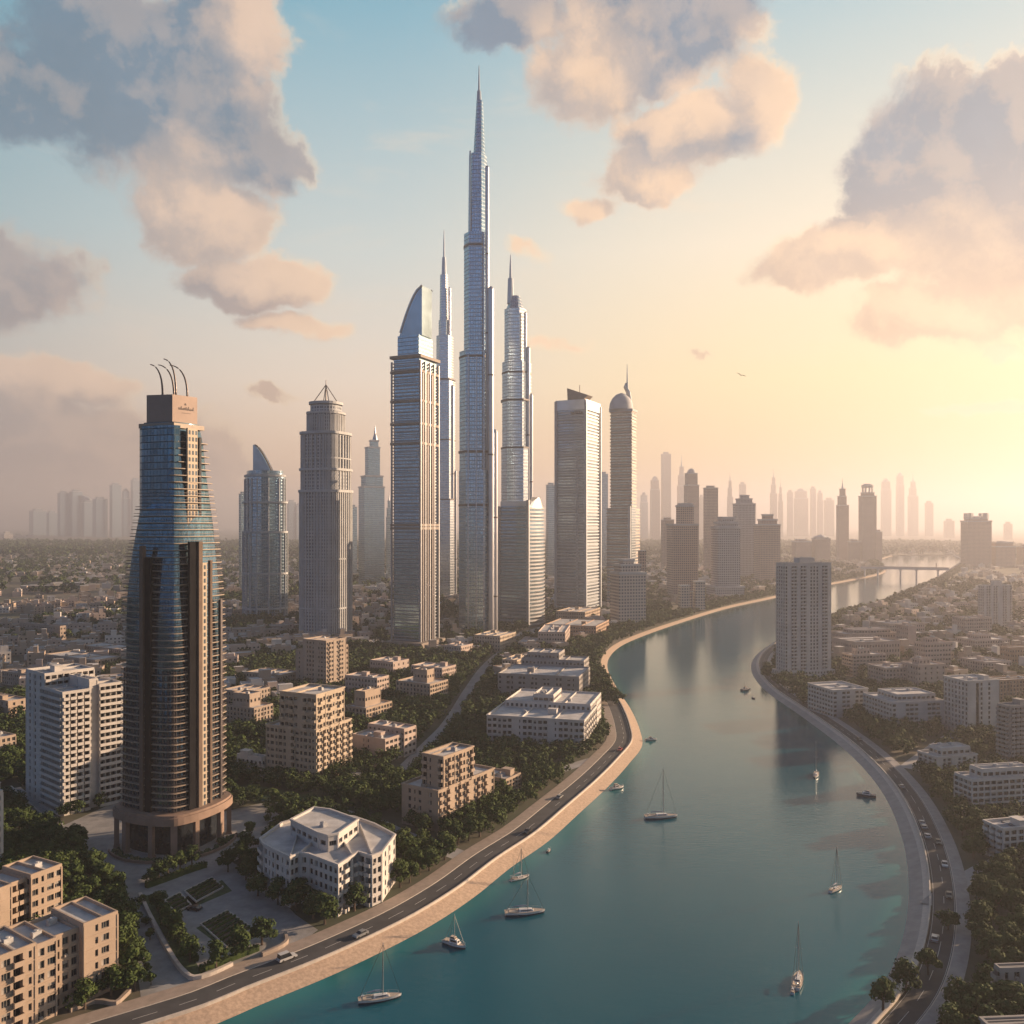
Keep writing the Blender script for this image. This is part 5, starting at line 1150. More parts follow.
# houses of the low quarters first, so that trees fill what is left
hrnd = random.Random(11); HOUSES = []; taken = {}
def spot_free(x, y, r):
    c = 14.0; i, j = int(x // c), int(y // c)
    for a in range(i - 2, i + 3):
        for b in range(j - 2, j + 3):
            for (u, v, s) in taken.get((a, b), ()):
                if (u - x) ** 2 + (v - y) ** 2 < (r + s) ** 2: return False
    return True
def take(x, y, r): taken.setdefault((int(x // 14), int(y // 14)), []).append((x, y, r))
def quarter(n, ux, uy, box, grove=.5):
    """n tries over a rectangle of ground; houses gather in blocks and leave green gaps"""
    x0, x1, y0, y1 = box
    for _ in range(n):
        x, y = hrnd.uniform(x0, x1), hrnd.uniform(y0, y1); px, py = pix(x, y)
        if not (-60 < px < 1090) or not ux < px < uy: continue
        if math.sin(x * .021 + 1.3 * math.sin(y * .011)) + math.sin(y * .017 + 1.1 * math.sin(x * .013)) + hrnd.uniform(-.4, .4) < grove - .9: continue
        w, d = hrnd.uniform(9, 20), hrnd.uniform(8, 14); r = (w + d) * .28
        if not inside((x, y), landp) or bank_dist(x, y) < 42 or not spot_free(x, y, r) or not free(x, y, polys=True) or not free(x + w * .6, y) or not free(x - w * .6, y): continue
        take(x, y, r); HOUSES.append((x, y, w, d))
quarter(2600, -60, 300, (-700, -120, 560, 1300), .1); quarter(1500, 200, 640, (-420, 160, 640, 1300), .5); quarter(3200, -80, 720, (-1800, 600, 1300, 2600), .4)
quarter(900, 800, 1090, (260, 900, 640, 1500), -.9); quarter(900, 640, 1090, (200, 1500, 1250, 2600), -.2)
quarter(5200, -80, 1100, (-3300, 2600, 2600, 5600), -.3)
HOUSES.sort(key=lambda h: h[1])
HM = [W_['beige'], W_['pink'], W_['white'], W_['sand'], W_['grey']]
def house_into(mb, x, y, w, d, rnd, simple=False):
    r = R(rnd.choice((24, 24, 30, 16, 114))) + rnd.uniform(-.06, .06); h = rnd.choice((4, 6.5, 6.5, 7, 9.5, 10)) if y > 600 else rnd.choice((6.5, 7, 9.5)); m = rnd.choice((0, 0, 1, 2, 3))
    c, s = math.cos(r), math.sin(r); T = lambda a, b: (x + a * c - b * s, y + a * s + b * c)
    q = [T(-w / 2, -d / 2), T(w / 2, -d / 2), T(w / 2, d / 2), T(-w / 2, d / 2)]; mb.prism(q, 0, h, m, 5)
    if simple: 
        if rnd.random() < .5: mb.box(*T(w * .15, d * .1), h, w * .35, d * .4, 2.6, r, m, mt=5)
        return
    i = inset(q, .4)
    for k in range(4): j = (k + 1) % 4; mb.face([(*q[k], h), (*q[j], h), (*q[j], h + .8), (*q[k], h + .8)], m); mb.face([(*q[k], h + .8), (*q[j], h + .8), (*i[j], h + .8), (*i[k], h + .8)], m); mb.face([(*i[k], h + .8), (*i[j], h + .8), (*i[j], h + .01), (*i[k], h + .01)], m)
    if rnd.random() < .75: mb.box(*T(rnd.uniform(-.2, .2) * w, rnd.uniform(-.15, .2) * d), h + .01, w * rnd.uniform(.25, .5), d * rnd.uniform(.3, .5), rnd.choice((2.6, 2.8, 5.5)), r, m, mt=5)
    if rnd.random() < .6: mb.box(*T(rnd.choice((-1, 1)) * (w * .5 + 2), 0), 0, 4, d * .7, h * rnd.choice((.45, .6)), r, m, mt=5)
    n = max(2, int(w / 3.4)); fl = int(h // 3.1)                     # dark window openings with a little depth
    for sgn, L_, off_ in ((0, w, d), (1, d, w)):
        n = max(1, int(L_ / 3.4))
        for f in range(fl):
            for k in range(n):
                u = (k + .5) / n * L_ - L_ / 2; z = f * 3.1 + 1.0
                if rnd.random() < .2: continue
                a, b = (u, -off_ / 2 - .02) if not sgn else (off_ / 2 + .02, u); ww = .7; 
                p = [T(a - ww, b), T(a + ww, b)] if not sgn else [T(a, b - ww), T(a, b + ww)]
                mb.face([(*p[0], z), (*p[1], z), (*p[1], z + 1.3), (*p[0], z + 1.3)], 6)
hm = HM[:5] + [ROOF, GLASS]
QUARTERS = {}
for k, (x, y, w, d) in enumerate(HOUSES[:300]):
    s = near_mark(x, y); mb = MB(); house_into(mb, x, y, w, d, hrnd); o = mb.build('house', hm)
    tag(o, 'small flat-roofed house among the low houses nearest ' + s, 'house', 'small houses nearest ' + s)
mb = MB()
for x, y, w, d in HOUSES[300:]: house_into(mb, x, y, w, d, hrnd, y > 1500)
if HOUSES[300:]: kind(mb.build('houses', hm), 'stuff')

# trees: each near one a thing, the far woods and belts one mass
trnd = random.Random(23); SPOTS = []
def scatter(n, box, r, test, dens=1.0):
    x0, x1, y0, y1 = box
    for _ in range(n):
        x, y = trnd.uniform(x0, x1), trnd.uniform(y0, y1); px, py = pix(x, y)
        if not (-70 < px < 1100) or py > 1150 or not test(x, y, px, py): continue
        rr = r * trnd.uniform(.85, 1.2)
        if not spot_free(x, y, rr * .52) or not inside((x, y), landp): continue
        if bank_dist(x, y) < (21.5 if y < 560 or x > 200 else 8.5) or not free(x, y): continue
        take(x, y, rr * .52); SPOTS.append((x, y, rr))
gd = np.array([gp(x, y) for x, y in [(140, 880), (235, 868), (300, 935), (190, 985)]])
left_ok = lambda x, y, px, py: px < 670 and not (py > 790 and px < 60 and py < 800)
right_ok = lambda x, y, px, py: px > 700
def thin(f, a, b):
    return lambda x, y, px, py: f(x, y, px, py) and math.sin(x * .045 + 2 * math.sin(y * .02)) + math.sin(y * .06 + x * .015) + trnd.uniform(-.8, .8) > (a if y < 700 else b)
scatter(20000, (-300, 90, 190, 460), 3.9, thin(left_ok, -1.9, -1.9)); scatter(14000, (-330, 200, 460, 860), 4.2, thin(left_ok, -1.6, -1.6)); scatter(9000, (-560, 260, 860, 1450), 4.8, thin(left_ok, -1, -.4))
scatter(5000, (60, 330, 190, 480), 3.9, thin(right_ok, -1.6, -1.6)); scatter(5000, (120, 520, 480, 1000), 4.4, thin(right_ok, -1.2, -.6)); scatter(4000, (250, 900, 1000, 1900), 5, thin(right_ok, -1, -.2))
scatter(8000, (-1500, 900, 1450, 2900), 7, thin(lambda *a: True, -1, 0.1))
scatter(9000, (-3000, 2400, 2900, 5200), 14, thin(lambda *a: True, -1, -.6))
# belts that stay dense along the banks and both sides of the boulevard
def belt(c, n, d0, d1, k0, k1, step, r):
    for k in range(k0, k1, step):
        for _ in range(3):
            p = c[k] + n[k] * trnd.uniform(d0, d1); x, y = p
            if spot_free(x, y, r * .5) and free(x, y) and inside((x, y), landp): take(x, y, r * .5); SPOTS.append((x, y, r * trnd.uniform(.9, 1.2)))
i0 = next(i for i in range(len(LA)) if LA[i][0] > -130 and LA[i][1] > 200)
belt(LA, LN, 21, 35, i0 + 12, kl, 1, 3.9); belt(LA, LN, 7.5, 34, kl - 5, len(LA) - 20, 1, 3.9); belt(RA, RN, 19.5, 33, kr0, len(RA) - 20, 1, 3.9)
bl = np.array(boulevard); bn_ = normals(boulevard, 1); 
for sgn in (-1, 1): belt(bl, bn_ * sgn, 7.5, 26, 0, len(bl), 1, 4.0)
# garden trees inside the square and two beside the bottom right road
for px, py, r in [(150, 884, 2.6), (159, 879, 3), (168, 875, 3.2), (180, 871, 3.2), (192, 867, 3.3), (158, 912, 3), (165, 926, 3.2), (173, 934, 3.6), (180, 946, 3.2), (190, 962, 3.6), (216, 970, 3.6), (238, 958, 3.8), (262, 945, 4.0), (228, 872, 3.8), (246, 880, 4.0), (258, 896, 3.8), (278, 905, 3.8), (150, 940, 1.6), (146, 925, 1.4), (147, 975, 1.5), (151, 985, 1.5), (142, 905, 1.5), (222, 846, 1.8), (250, 836, 2.6), (270, 822, 3.0),
                 (948, 930, 3.2), (906, 992, 4.2), (883, 1010, 3.6), (928, 975, 3.4)]:
    x, y = gp(px, py); SPOTS.append((x, y, r))
SPOTS.sort(key=lambda s: s[1]); SPECIAL = {}
n_ind = 0; mass = MB()
for x, y, r in SPOTS:
    px, py = pix(x, y)
    if n_ind < 300 and -25 < px < 1049 and py < 1045:
        i = n_ind; n_ind += 1; src = TREES[trnd.randrange(7)]; s = near_mark(x, y); garden = inside((px, py), [(135, 862), (300, 862), (300, 990), (135, 990)])
        if garden: lab, grp = 'round green tree in the hedged garden below the dark curved tower', 'trees of the hedged garden'
        elif px > 700: lab, grp = 'dark leafy tree on the right bank nearest ' + s, 'right bank trees nearest ' + s
        else: lab, grp = 'round leafy tree on the left bank nearest ' + s, 'left bank trees nearest ' + s
        dup(src, (x, y, 0), trnd.uniform(0, 6.28), r / 3.45, lab, grp)
    else:
        far = y > 700; mid = y > 430
        h = r * trnd.uniform(1.5, 1.95)
        crown_into(mass, x, y, h * .12, r * 1.05, h, 34 if y > 1100 else 70 if far else 170 if mid else 320, r * (.36 if y > 1100 else .26 if far else .17 if mid else .125), trnd, 6 if far else 9)
kind(mass.build('trees', LEAF), 'stuff')
for t in TREES:
    for c in KIDS[t.name]: bpy.data.objects.remove(c)
    bpy.data.objects.remove(t)
print('HOUSES', len(HOUSES), 'TREES', len(SPOTS), 'MASS', len(mass.f))
# ------------------------------------------------------------ boats, cars, bird
HULLW = mk('white_gelcoat', (.62, .61, .60), .3, var=.06, scale=1); HULLD = mk('dark_hull', (.03, .045, .07), .3, var=.1, scale=1); TEAK = mk('teak_deck', (.46, .38, .30), .7, var=.2, scale=3)
SAILC = mk('sail_cover', (.30, .32, .38), .8, var=.1, scale=2); MASTM = mk('mast_alloy', (.50, .50, .50), .35, .6, var=.05, scale=2); ROPE = mk('rigging_wire', (.12, .12, .12), .5, .5, var=.05)
CANVAS = mk('boat_canvas', (.50, .42, .34), .85, var=.1, scale=2)
def hull_into(mb, L_, B, fb, n=14, transom=.72, z0=-.35, bow=.25):
    """lofted boat hull, bow to +Y; returns the sheer line on both sides"""
    rows = []
    for k in range(n + 1):
        s = k / n; y = -L_ / 2 + L_ * s; hb = B / 2 * (transom + (1 - transom) * math.sin(min(1, s / .45) * math.pi / 2)) * (1 if s < .45 else max(.015, math.cos((s - .45) / .55 * math.pi / 2) ** .75)); sh = fb * (1 + bow * max(0, s - .3) ** 1.4 + .06 * (1 - s))
        rk = .10 * L_ * max(0, s - .7)
        rows.append([(-hb, y, sh), (-hb * .93, y - rk * .3, sh * .45), (-hb * .62, y - rk, z0 * .5), (0, y - rk * 1.2, z0), (hb * .62, y - rk, z0 * .5), (hb * .93, y - rk * .3, sh * .45), (hb, y, sh)])
    i = len(mb.v)
    for r in rows: mb.v.extend(r)
    for k in range(n):
        for j in range(6): a = i + k * 7 + j; mb.f.append((a, a + 7, a + 8, a + 1)); mb.m.append(0 if j in (0, 5) else 1)
    mb.f.append(tuple(i + j for j in range(7))); mb.m.append(0)
    return [r[0] for r in rows], [r[6] for r in rows]
def deck_into(mb, lp, rp, drop=.06, s=.97):
    for k in range(len(lp) - 1): mb.face([(rp[k][0] * s, rp[k][1], rp[k][2] - drop), (rp[k + 1][0] * s, rp[k + 1][1], rp[k + 1][2] - drop), (lp[k + 1][0] * s, lp[k + 1][1], lp[k + 1][2] - drop), (lp[k][0] * s, lp[k][1], lp[k][2] - drop)])
def cabin_into(mb, y0, y1, w, z, h, taper=.75, m=0, mg=1):
    a = [(-w / 2, y0, z), (w / 2, y0, z), (w / 2 * .8, y1, z), (-w / 2 * .8, y1, z)]; d = (y1 - y0); b = [(-w / 2 * taper, y0 + d * .04, z + h), (w / 2 * taper, y0 + d * .04, z + h), (w / 2 * .7 * taper, y1 - d * .16, z + h), (-w / 2 * .7 * taper, y1 - d * .16, z + h)]
    for k in range(4):
        j = (k + 1) % 4; mb.face([a[k], a[j], b[j], b[k]], m)
        l = lambda p, q, t: tuple(p[i] + (q[i] - p[i]) * t for i in range(3)); o = (0, -.02, 0) if k == 0 else (.02, 0, 0) if k == 1 else (0, .02, 0) if k == 2 else (-.02, 0, 0)
        q = [l(l(a[k], a[j], .12), l(b[k], b[j], .12), .35), l(l(a[k], a[j], .88), l(b[k], b[j], .88), .35), l(l(a[k], a[j], .88), l(b[k], b[j], .88), .82), l(l(a[k], a[j], .12), l(b[k], b[j], .12), .82)]
        mb.face([tuple(p[i] + o[i] for i in range(3)) for p in q], mg)
    mb.face(b, m)
def put(root, px, py, rot):
    x, y = gp(px, py, WZ); root.location = (x, y, WZ); root.rotation_euler = (0, 0, rot)
def sailboat(label, px, py, L_, mast, rot, dark=False, ketch=False, group='boats moored on the river'):
    r = thing('sailboat', label, 'sailboat', group=group); B = L_ * .29; fb = .95 * L_ / 11
    mb = MB(); lp, rp = hull_into(mb, L_, B, fb); mb.build('hull', [HULLD if dark else HULLW, HULLD], r, smooth=False)
    mb = MB(); deck_into(mb, lp, rp); mb.build('deck', TEAK, r)
    mb = MB(); cabin_into(mb, -L_ * .16, L_ * .22, B * .58, fb * .98, .55 * L_ / 11); mb.build('cabin', [HULLW, GLASS], r)
    mb = MB(); mb.box(0, -L_ * .30, fb * .95, B * .55, L_ * .2, .12); 
    for s in (-1, 1): mb.box(s * B * .30, -L_ * .30, fb * .95, .25, L_ * .2, .32)
    mb.build('cockpit', CANVAS, r)
    mb = MB(); mb.tube([(0, -L_ * .4, fb * .9), (0, -L_ * .4, fb * .9 + .9)], .05, 6); mb.lathe(0, -L_ * .4 + .02, [(.38, fb + .72), (.42, fb + .76), (.38, fb + .8)], 14); mb.build('wheel', MASTM, r)
    mb = MB(); mb.tube([(0, L_ * .07, fb * .9), (0, L_ * .07, mast)], [.11, .07], 8); mb.build('mast', MASTM, r)
    mb = MB(); mb.tube([(-L_ * .10, L_ * .07, mast * .55), (L_ * .10, L_ * .07, mast * .55)], .04, 5); mb.build('spreader', MASTM, r)
    mb = MB(); mb.tube([(0, L_ * .06, fb + 1.35), (0, -L_ * .32, fb + 1.25)], .07, 6); mb.build('boom', MASTM, r)
    mb = MB(); mb.tube([(0, L_ * .04, fb + 1.5), (0, -L_ * .12, fb + 1.52), (0, -L_ * .30, fb + 1.38)], [.16, .22, .10], 8); mb.build('furled_sail', SAILC, r)
    top = (0, L_ * .07, mast * .97)
    for q in ((0, L_ * .47, fb * 1.2), (0, -L_ * .48, fb * 1.05), (-B * .46, L_ * .05, fb), (B * .46, L_ * .05, fb)):
        mb = MB(); mb.tube([top, q], .045, 4); mb.build('stay', ROPE, r)
    mb = MB()
    for side in (lp, rp):
        for k in range(1, 14, 3): p = side[k]; mb.tube([p, (p[0] * .98, p[1], p[2] + .6)], .025, 4)
        mb.tube([(p[0] * .98, p[1], p[2] + .58) for p in side[1:14]], .02, 4)
    mb.build('guard_rail', MASTM, r)
    if ketch:
        mb = MB(); mb.tube([(0, -L_ * .33, fb * .9), (0, -L_ * .33, mast * .72)], [.09, .05], 8); mb.build('mast', MASTM, r)
        mb = MB(); mb.tube([(0, -L_ * .33, fb + 1.2), (0, -L_ * .56, fb + 1.3)], .06, 6); mb.build('boom', MASTM, r)
    put(r, px, py, rot); return r
def motorboat(label, px, py, L_, rot, fly=True, mast=0.0, dark=False, group='boats moored on the river'):
    r = thing('motorboat', label, 'motorboat', group=group); B = L_ * .34; fb = 1.15 * L_ / 9
    mb = MB(); lp, rp = hull_into(mb, L_, B, fb, transom=.9, bow=.4); mb.build('hull', [HULLD if dark else HULLW, HULLD], r)
    mb = MB(); deck_into(mb, lp, rp, .1); mb.build('deck', TEAK, r)
    h = 1.3 * L_ / 9; mb = MB(); cabin_into(mb, -L_ * .20, L_ * .20, B * .70, fb * .92, h); mb.build('cabin', [HULLW, GLASS], r)
    if fly: mb = MB(); cabin_into(mb, -L_ * .18, L_ * .06, B * .52, fb * .92 + h, h * .55, .85); mb.build('flybridge', [CANVAS, GLASS], r)
    mb = MB(); mb.box(0, -L_ * .36, fb * .88, B * .7, L_ * .16, .35); mb.build('stern_seat', CANVAS, r)
    mb = MB(); mb.tube([(p[0] * .93, p[1], p[2] + .5) for p in lp[7:]] + [(p[0] * .93, p[1], p[2] + .5) for p in rp[7:][::-1]], .03, 4); mb.build('bow_rail', MASTM, r)
    if mast:
        mb = MB(); mb.tube([(0, -L_ * .02, fb), (0, -L_ * .02, mast)], [.10, .05], 6); mb.build('mast', MASTM, r)
        for q in ((0, L_ * .44, fb * 1.3), (-B * .4, -L_ * .4, fb), (B * .4, -L_ * .4, fb)): mb = MB(); mb.tube([(0, -L_ * .02, mast * .95), q], .035, 4); mb.build('stay', ROPE, r)
    put(r, px, py, rot); return r
def mz(px, py, top): return (py - top) * gp(px, py, WZ)[1] / F
sailboat('white sailboat with bare mast nearest to the bottom edge', 380, 1000, 10.6, mz(380, 1000, 943), R(-75))
motorboat('white broad cruiser with a short mast between the two nearest sailboats', 455, 946, 7.6, R(-125), True, mz(455, 946, 914))
sailboat('long white sailboat with its bow to the right below the two-masted boat', 525, 914, 12.2, mz(525, 914, 874), R(-82))
sailboat('two-masted sailboat moored close to the sandy left embankment', 520, 879, 7.4, mz(520, 879, 848), R(-55), ketch=True)
motorboat('tiny dark dinghy floating beside the left embankment', 549, 851.5, 3.6, R(-20), False, dark=True)
motorboat('white motorboat lying off the left bank where the road bends', 617, 789, 7.2, R(-60), True)
sailboat('large white sailboat with a tall bare mast alone in mid-river', 661, 818, 13.4, mz(661, 818, 768), R(-84))
motorboat('small white motorboat at the tip of the left bank bend', 651, 740.5, 6.4, R(-80), True)
motorboat('dark motorboat with a short mast just off the right bank tip', 746, 690.5, 8.6, R(-60), True, mz(746, 690, 681), dark=True)
motorboat('tiny dark tender beside the motorboat off the right bank tip', 753, 698.5, 3.6, R(20), False, dark=True)
sailboat('sailboat seen bow-on in the reflection of the tall riverside block', 816, 776, 9.6, mz(816, 776, 741), R(158), dark=False)
motorboat('blue and white motorboat close under the right embankment', 866, 796.5, 7.8, R(70), True, dark=True)
sailboat('wooden-decked sailboat near the curve of the right embankment', 836, 890, 7.2, mz(836, 890, 846), R(-50))
sailboat('sailboat pointing away with a small tender at its stern, lower right', 798, 982, 9.6, mz(798, 982, 922), R(-24))
motorboat('small white tender tied behind the lower right sailboat', 793, 991.5, 3.4, R(-24), False)

PAINTS = {'white': mk('white_car_paint', (.45, .45, .45), .3, var=.03), 'dark': mk('dark_car_paint', (.03, .03, .035), .3, var=.05), 'silver': mk('silver_car_paint', (.35, .36, .37), .3, .4, var=.03), 'red': mk('red_car_paint', (.30, .03, .025), .3, var=.03)}
RUBBER = mk('tyre_rubber', (.02, .02, .02), .9, var=.1); LAMPM = mk('lamp_glass', (.5, .5, .48), .2, var=.05); TAILM = mk('tail_lamp_glass', (.30, .02, .015), .3, var=.05)
def car(label, x, y, rot, col, van=False):
    r = thing('van' if van else 'car', label, 'van' if van else 'car', (0, 0, 0), 'cars on the roads'); p = PAINTS[col]; L_, Wd = (5.2, 2.0) if van else (4.5, 1.85)
    prof = [(-L_ / 2, .35), (L_ / 2, .35), (L_ / 2, .72), (L_ / 2 - .15, .86), (L_ * .22, .98), (-L_ * .44, 1.0), (-L_ / 2, .9)]
    mb = MB()
    for s in (-1, 1): mb.face([(s * Wd / 2, y_, z) for y_, z in (prof if s > 0 else prof[::-1])])
    for i in range(len(prof)): a, b = prof[i], prof[(i + 1) % len(prof)]; mb.face([(-Wd / 2, a[0], a[1]), (Wd / 2, a[0], a[1]), (Wd / 2, b[0], b[1]), (-Wd / 2, b[0], b[1])][::-1])
    mb.build('body', p, r)
    h = 2.1 if van else 1.48; y0, y1 = -L_ * (.46 if van else .40), L_ * .22; mb = MB(); b = [(-Wd * .47, y0, .99), (Wd * .47, y0, .99), (Wd * .47, y1, .98), (-Wd * .47, y1, .98)]; t_ = [(-Wd * .38, y0 + (.1 if van else .5), h - .06), (Wd * .38, y0 + (.1 if van else .5), h - .06), (Wd * .38, y1 - .75, h - .06), (-Wd * .38, y1 - .75, h - .06)]
    for k in range(4): j = (k + 1) % 4; mb.face([b[k], b[j], t_[j], t_[k]])
    mb.build('windows', GLASS, r)
    mb = MB(); mb.prism([(a, b_) for a, b_, _ in t_], h - .06, h); mb.build('roof', p, r)
    for sx in (-1, 1):
        for sy in (-.31, .31):
            mb = MB(); mb.tube([(sx * (Wd / 2 - .2), sy * L_, .33), (sx * (Wd / 2 + .02), sy * L_, .33)], .33, 14); mb.build('wheel', RUBBER, r)
        mb = MB(); mb.box(sx * Wd * .36, L_ / 2 + .005, .6, .36, .04, .16); mb.build('headlight', LAMPM, r)
        mb = MB(); mb.box(sx * Wd * .38, -L_ / 2 - .005, .68, .3, .04, .16); mb.build('tail_light', TAILM, r)
    r.location = (x, y, .034); r.rotation_euler = (0, 0, rot); return r
def lane_car(label, c, n, px, py, d, fwd, col, van=False):
    x, y = gp(px, py); k = int(np.argmin(((c - np.array((x, y))) ** 2).sum(1))); p = c[k] + n[k] * d; t = c[k + 1] - c[k - 1]; a = math.atan2(t[1], t[0]) - math.pi / 2
    return car(label, p[0], p[1], a if fwd else a + math.pi, col, van)
lane_car('white van on the left road beside the hedged garden', LA, LN, 284, 966, 12.6, True, 'white', True); lane_car('dark car close in front of the white van on the left road', LA, LN, 296, 960, 12.6, True, 'dark')
lane_car('dark car on the left road just below the cross street', LA, LN, 522, 834, 8.8, False, 'dark'); lane_car('silver car on the left road below the pale many-sided block', LA, LN, 354, 934, 8.8, False, 'silver'); lane_car('silver car on the left road below the sand-coloured annexe', LA, LN, 560, 800, 12.6, True, 'silver')
lane_car('red car on the left road near the bend of the bay', LA, LN, 622, 752, 8.8, False, 'red')
for i, (px, py, d, f, col, lab) in enumerate([(915, 822, 8.9, True, 'white', 'white car leading three in a row on the right road'), (918.5, 829, 8.9, True, 'silver', 'silver car in the middle of three in a row on the right road'), (921.5, 837, 8.9, True, 'white', 'white car last of three in a row on the right road'), (892, 786, 8.9, True, 'silver', 'silver car alone on the right road below the white balcony-row block'),
        (951, 869, 11.9, False, 'white', 'white car at the outer edge of the right road curve'), (940, 842, 11.9, False, 'dark', 'dark car on the outer lane of the right road above the white one'), (939, 897, 11.9, False, 'dark', 'dark car on the right road near the roadside tree'), (929, 936, 8.9, True, 'silver', 'silver car on the right road below the roadside tree'), (842, 741, 11.9, False, 'dark', 'dark car on the right road near the ribbon-window block')]):
    lane_car(lab, RA, RN, px, py, d, f, col)
for px, py, a, col, lab in [(194, 910, 75, 'dark', 'dark car parked on the paving inside the hedged garden'), (240, 836, -40, 'dark', 'dark car on the square between the dark tower and the pale many-sided block'), (247, 834, -40, 'white', 'white car beside the dark one on the square'), (461, 718, -25, 'dark', 'dark car driving on the pale boulevard'), (474, 692, -25, 'white', 'white car further up the pale boulevard'), (76, 846, 30, 'silver', 'silver car on the square left of the dark tower')]:
    x, y = gp(px, py); car(lab, x, y, R(a), col)

# garden walls, parterre beds and hedges of the square
def garden_wall(name, px, w, h, m, lab, cat):
    c = catmull([gp(x, y) for x, y in px], 1.5); a = np.array(c); n = normals(c, 1); A, B = a + n * w / 2, a - n * w / 2; mb = MB()
    for i in range(len(c) - 1):
        p, q, r_, s = A[i], A[i + 1], B[i + 1], B[i]
        mb.face([(*s, 0), (*r_, 0), (*r_, h), (*s, h)]); mb.face([(*s, h), (*r_, h), (*q, h), (*p, h)]); mb.face([(*q, 0), (*p, 0), (*p, h), (*q, h)])
    mb.face([(*A[0], 0), (*B[0], 0), (*B[0], h), (*A[0], h)]); mb.face([(*B[-1], 0), (*A[-1], 0), (*A[-1], h), (*B[-1], h)])
    return tag(mb.build(name, m), lab, cat)
garden_wall('garden_wall', [(140, 896), (152, 922), (168, 952), (184, 974), (194, 980), (210, 976), (232, 966)], 1.0, 1.1, kerbm, 'long low curved wall round the west side of the hedged garden', 'wall')
garden_wall('garden_wall', [(262, 957), (282, 948), (287, 943), (285, 936)], .9, 1.2, pave, 'short curved rosy wall at the garden corner by the left road', 'wall')
garden_wall('garden_wall', [(70, 1012), (95, 1003), (116, 1005), (122, 1000), (130, 992)], .9, 1.0, pave, 'low rosy wall beside the trees under the nearest terraced block', 'wall')
garden_wall('garden_wall', [(11, 788), (44, 818), (74, 842)], .6, 1.0, kerbm, 'straight pale wall running past the foot of the white twin tower', 'wall')
def hedge(px, w, h, lab):
    c = catmull([gp(x, y) for x, y in px], .8); rnd = random.Random(int(px[0][0])); mb = MB(); a = np.array(c); n = normals(c, 1)
    for i in range(len(c) - 1):
        mb.box(*((a[i] + a[i + 1]) / 2), 0, float(np.linalg.norm(a[i + 1] - a[i])) * 1.02, w * rnd.uniform(.8, 1), h * rnd.uniform(.72, .85), math.atan2(*(a[i + 1] - a[i])[::-1]))
        for _ in range(26):
            p = (a[i] + a[i + 1]) / 2 + n[i] * rnd.uniform(-w / 2, w / 2); u = rnd.uniform(0, 3.1); s = rnd.uniform(.15, .32); z = rnd.uniform(.15, 1.0) * h
            mb.face([(p[0] - s * math.cos(u), p[1] - s * math.sin(u), z), (p[0] + s * math.cos(u), p[1] + s * math.sin(u), z), (p[0] + s * math.cos(u) * .6, p[1] + s * math.sin(u), z + s * rnd.uniform(.3, 1.5)), (p[0] - s * math.cos(u), p[1] - s * math.sin(u) * .5, z + s)])
    return tag(mb.build('hedge', LEAF), lab, 'hedge')
hedge([(146, 888), (166, 881), (190, 872), (206, 867)], 1.8, 2.0, 'clipped hedge along the upper side of the garden below the dark tower')
hedge([(158, 906), (170, 928), (186, 948), (196, 962)], 1.6, 1.4, 'clipped hedge inside the long curved garden wall')
hedge([(200, 972), (232, 960), (258, 950)], 1.8, 1.6, 'clipped hedge between the garden and the left road')
def bed(px, lab, rows):
    """raised kerb round rows of low planting"""
    pts = ccw([gp(x, y) for x, y in px]); r = thing('garden_bed', lab, 'garden bed', (*np.mean(np.array(pts), axis=0), 0)); i_ = inset(pts, .35); mb = MB()
    for k in range(len(pts)): j = (k + 1) % len(pts); mb.face([(*pts[k], .02), (*pts[j], .02), (*pts[j], .5), (*pts[k], .5)]); mb.face([(*pts[k], .5), (*pts[j], .5), (*i_[j], .5), (*i_[k], .5)]); mb.face([(*i_[k], .5), (*i_[j], .5), (*i_[j], .2), (*i_[k], .2)])
    mb.build('kerb', kerbm, r); mb = MB(); mb.face([(*p, .2) for p in i_]); mb.build('soil', BARK, r)
    P = [np.array(p) for p in i_]; rnd = random.Random(rows)
    for k in range(rows):
        s = (k + .5) / rows; a, b = P[0] + (P[3] - P[0]) * s, P[1] + (P[2] - P[1]) * s; d = b - a; L_ = float(np.linalg.norm(d)); mb = MB(); ang = math.atan2(d[1], d[0])
        for q in range(int(L_ / .5)):
            c = a + d * ((q + .5) / int(L_ / .5)); mb.box(*c, .2, .55, .7 * rnd.uniform(.7, 1.1), rnd.uniform(.3, .8), ang + rnd.uniform(-.3, .3))
        mb.build('plant_row', LEAF if k % 3 else hedge_m, r)
    return r
bed([(200, 925), (227, 911), (253, 929), (226, 948)], 'planted garden bed with parallel rows beside the left road', 7)
bed([(164, 901), (180, 893), (192, 906), (175, 914)], 'small planted garden bed below the garden hedge', 4)
bed([(184, 892), (212, 878), (224, 888), (196, 903)], 'wider planted garden bed right of the small one', 4)
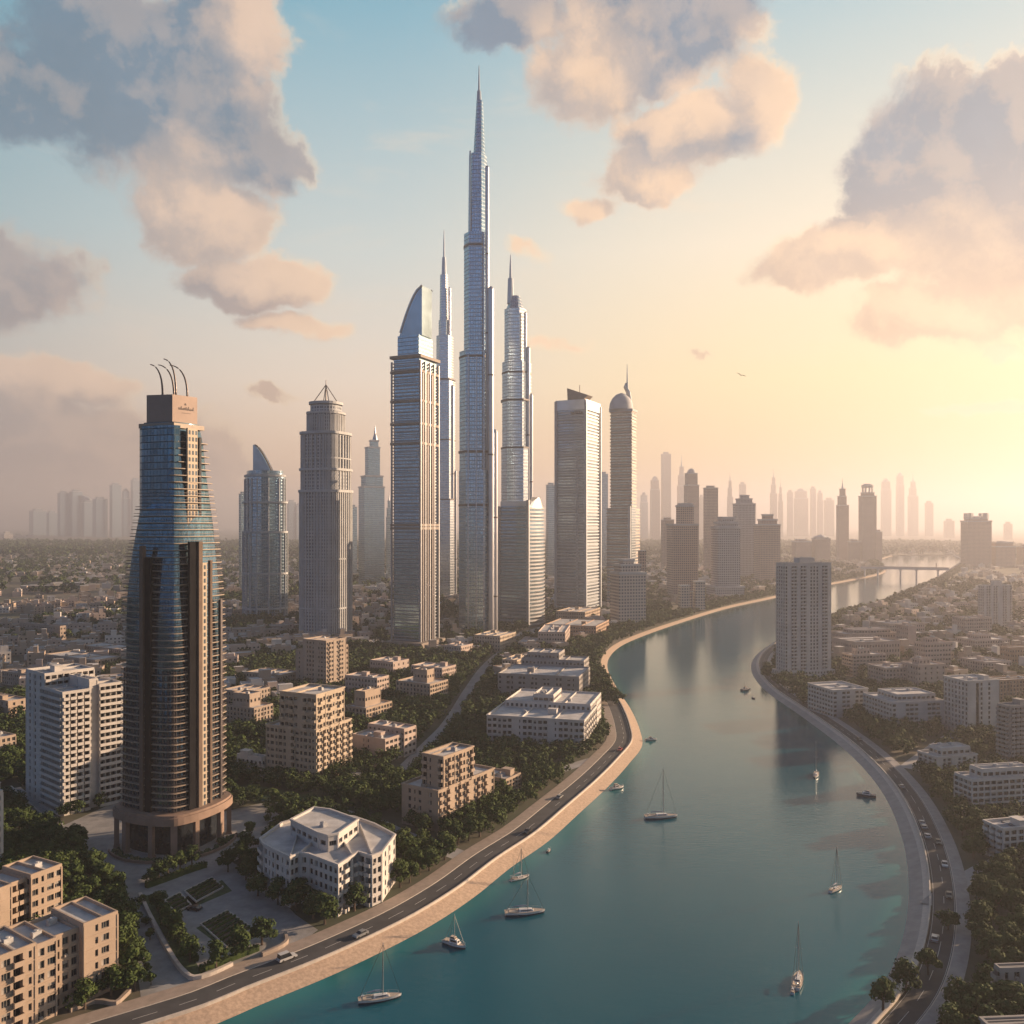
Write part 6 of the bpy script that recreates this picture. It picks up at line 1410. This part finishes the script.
# street lamps along both roads
def street_lamp(label, x, y, ang, group):
    r = thing('street_lamp', label, 'street lamp', (0, 0, 0), group); mb = MB(); mb.tube([(0, 0, 0), (0, 0, 6.2)], [.09, .06], 6); mb.build('pole', DARKM, r)
    mb = MB(); mb.tube([(0, 0, 6.1), (.9, 0, 6.5), (1.5, 0, 6.5)], .045, 5); mb.build('arm', DARKM, r); mb = MB(); mb.box(1.7, 0, 6.42, .6, .22, .1); mb.build('lamp_head', STEEL, r)
    r.location = (x, y, .15); r.rotation_euler = (0, 0, ang); return r
# bird
def bird():
    D = 120.; b = thing('bird', 'small dark bird gliding alone in the bright sky', 'bird'); m = mk('bird_feathers', (.10, .09, .085), .9, var=.2, scale=6); mb = MB()
    mb.tube([(-.24, 0, 0), (-.16, 0, .03), (-.02, 0, .02), (.12, 0, .02), (.20, 0, .045), (.245, 0, .04), (.285, 0, .025)], [.012, .035, .055, .05, .036, .03, .004], 10)
    for s in (-1, 1):
        a = [(.09, .03 * s, .04), (.12, .30 * s, .15), (.02, .66 * s, .12), (-.03, .66 * s, .11), (.0, .30 * s, .13), (-.07, .03 * s, .035)]
        mb.face([(x, y, z + .008) for x, y, z in (a if s > 0 else a[::-1])]); mb.face([(x, y, z - .008) for x, y, z in (a[::-1] if s > 0 else a)])
        for k in range(6): p, q = a[k], a[(k + 1) % 6]; mb.face([(p[0], p[1], p[2] - .008), (q[0], q[1], q[2] - .008), (q[0], q[1], q[2] + .008), (p[0], p[1], p[2] + .008)])
    mb.face([(-.22, .02, .0), (-.36, .07, 0), (-.36, -.07, 0), (-.22, -.02, 0)]); mb.build('body', m, b); b.location = (xat(741, D), D, zat(375.5, D)); b.rotation_euler = (R(24), R(-12), R(62))
bird()
# ------------------------------------------------------------ haze
def haze(x0, x1, y0, y1, z0, z1, dens):
    mb = MB(); mb.box((x0 + x1) / 2, (y0 + y1) / 2, z0, x1 - x0, y1 - y0, z1 - z0)
    m = bpy.data.materials.new('haze_air'); m.use_nodes = True; nt = m.node_tree; nt.nodes.clear()
    v = nt.nodes.new('ShaderNodeVolumePrincipled'); v.inputs['Color'].default_value = (.61, .61, .67, 1); v.inputs['Density'].default_value = dens
    v.inputs['Anisotropy'].default_value = .44
    o_ = nt.nodes.new('ShaderNodeOutputMaterial'); nt.links.new(v.outputs[0], o_.inputs['Volume'])
    o = mb.build('haze', m); kind(o, 'stuff'); o['label'] = 'pale warm haze over the whole city'; return o
haze(-16500, 16500, -3200, 22500, -4, 640, .00016)
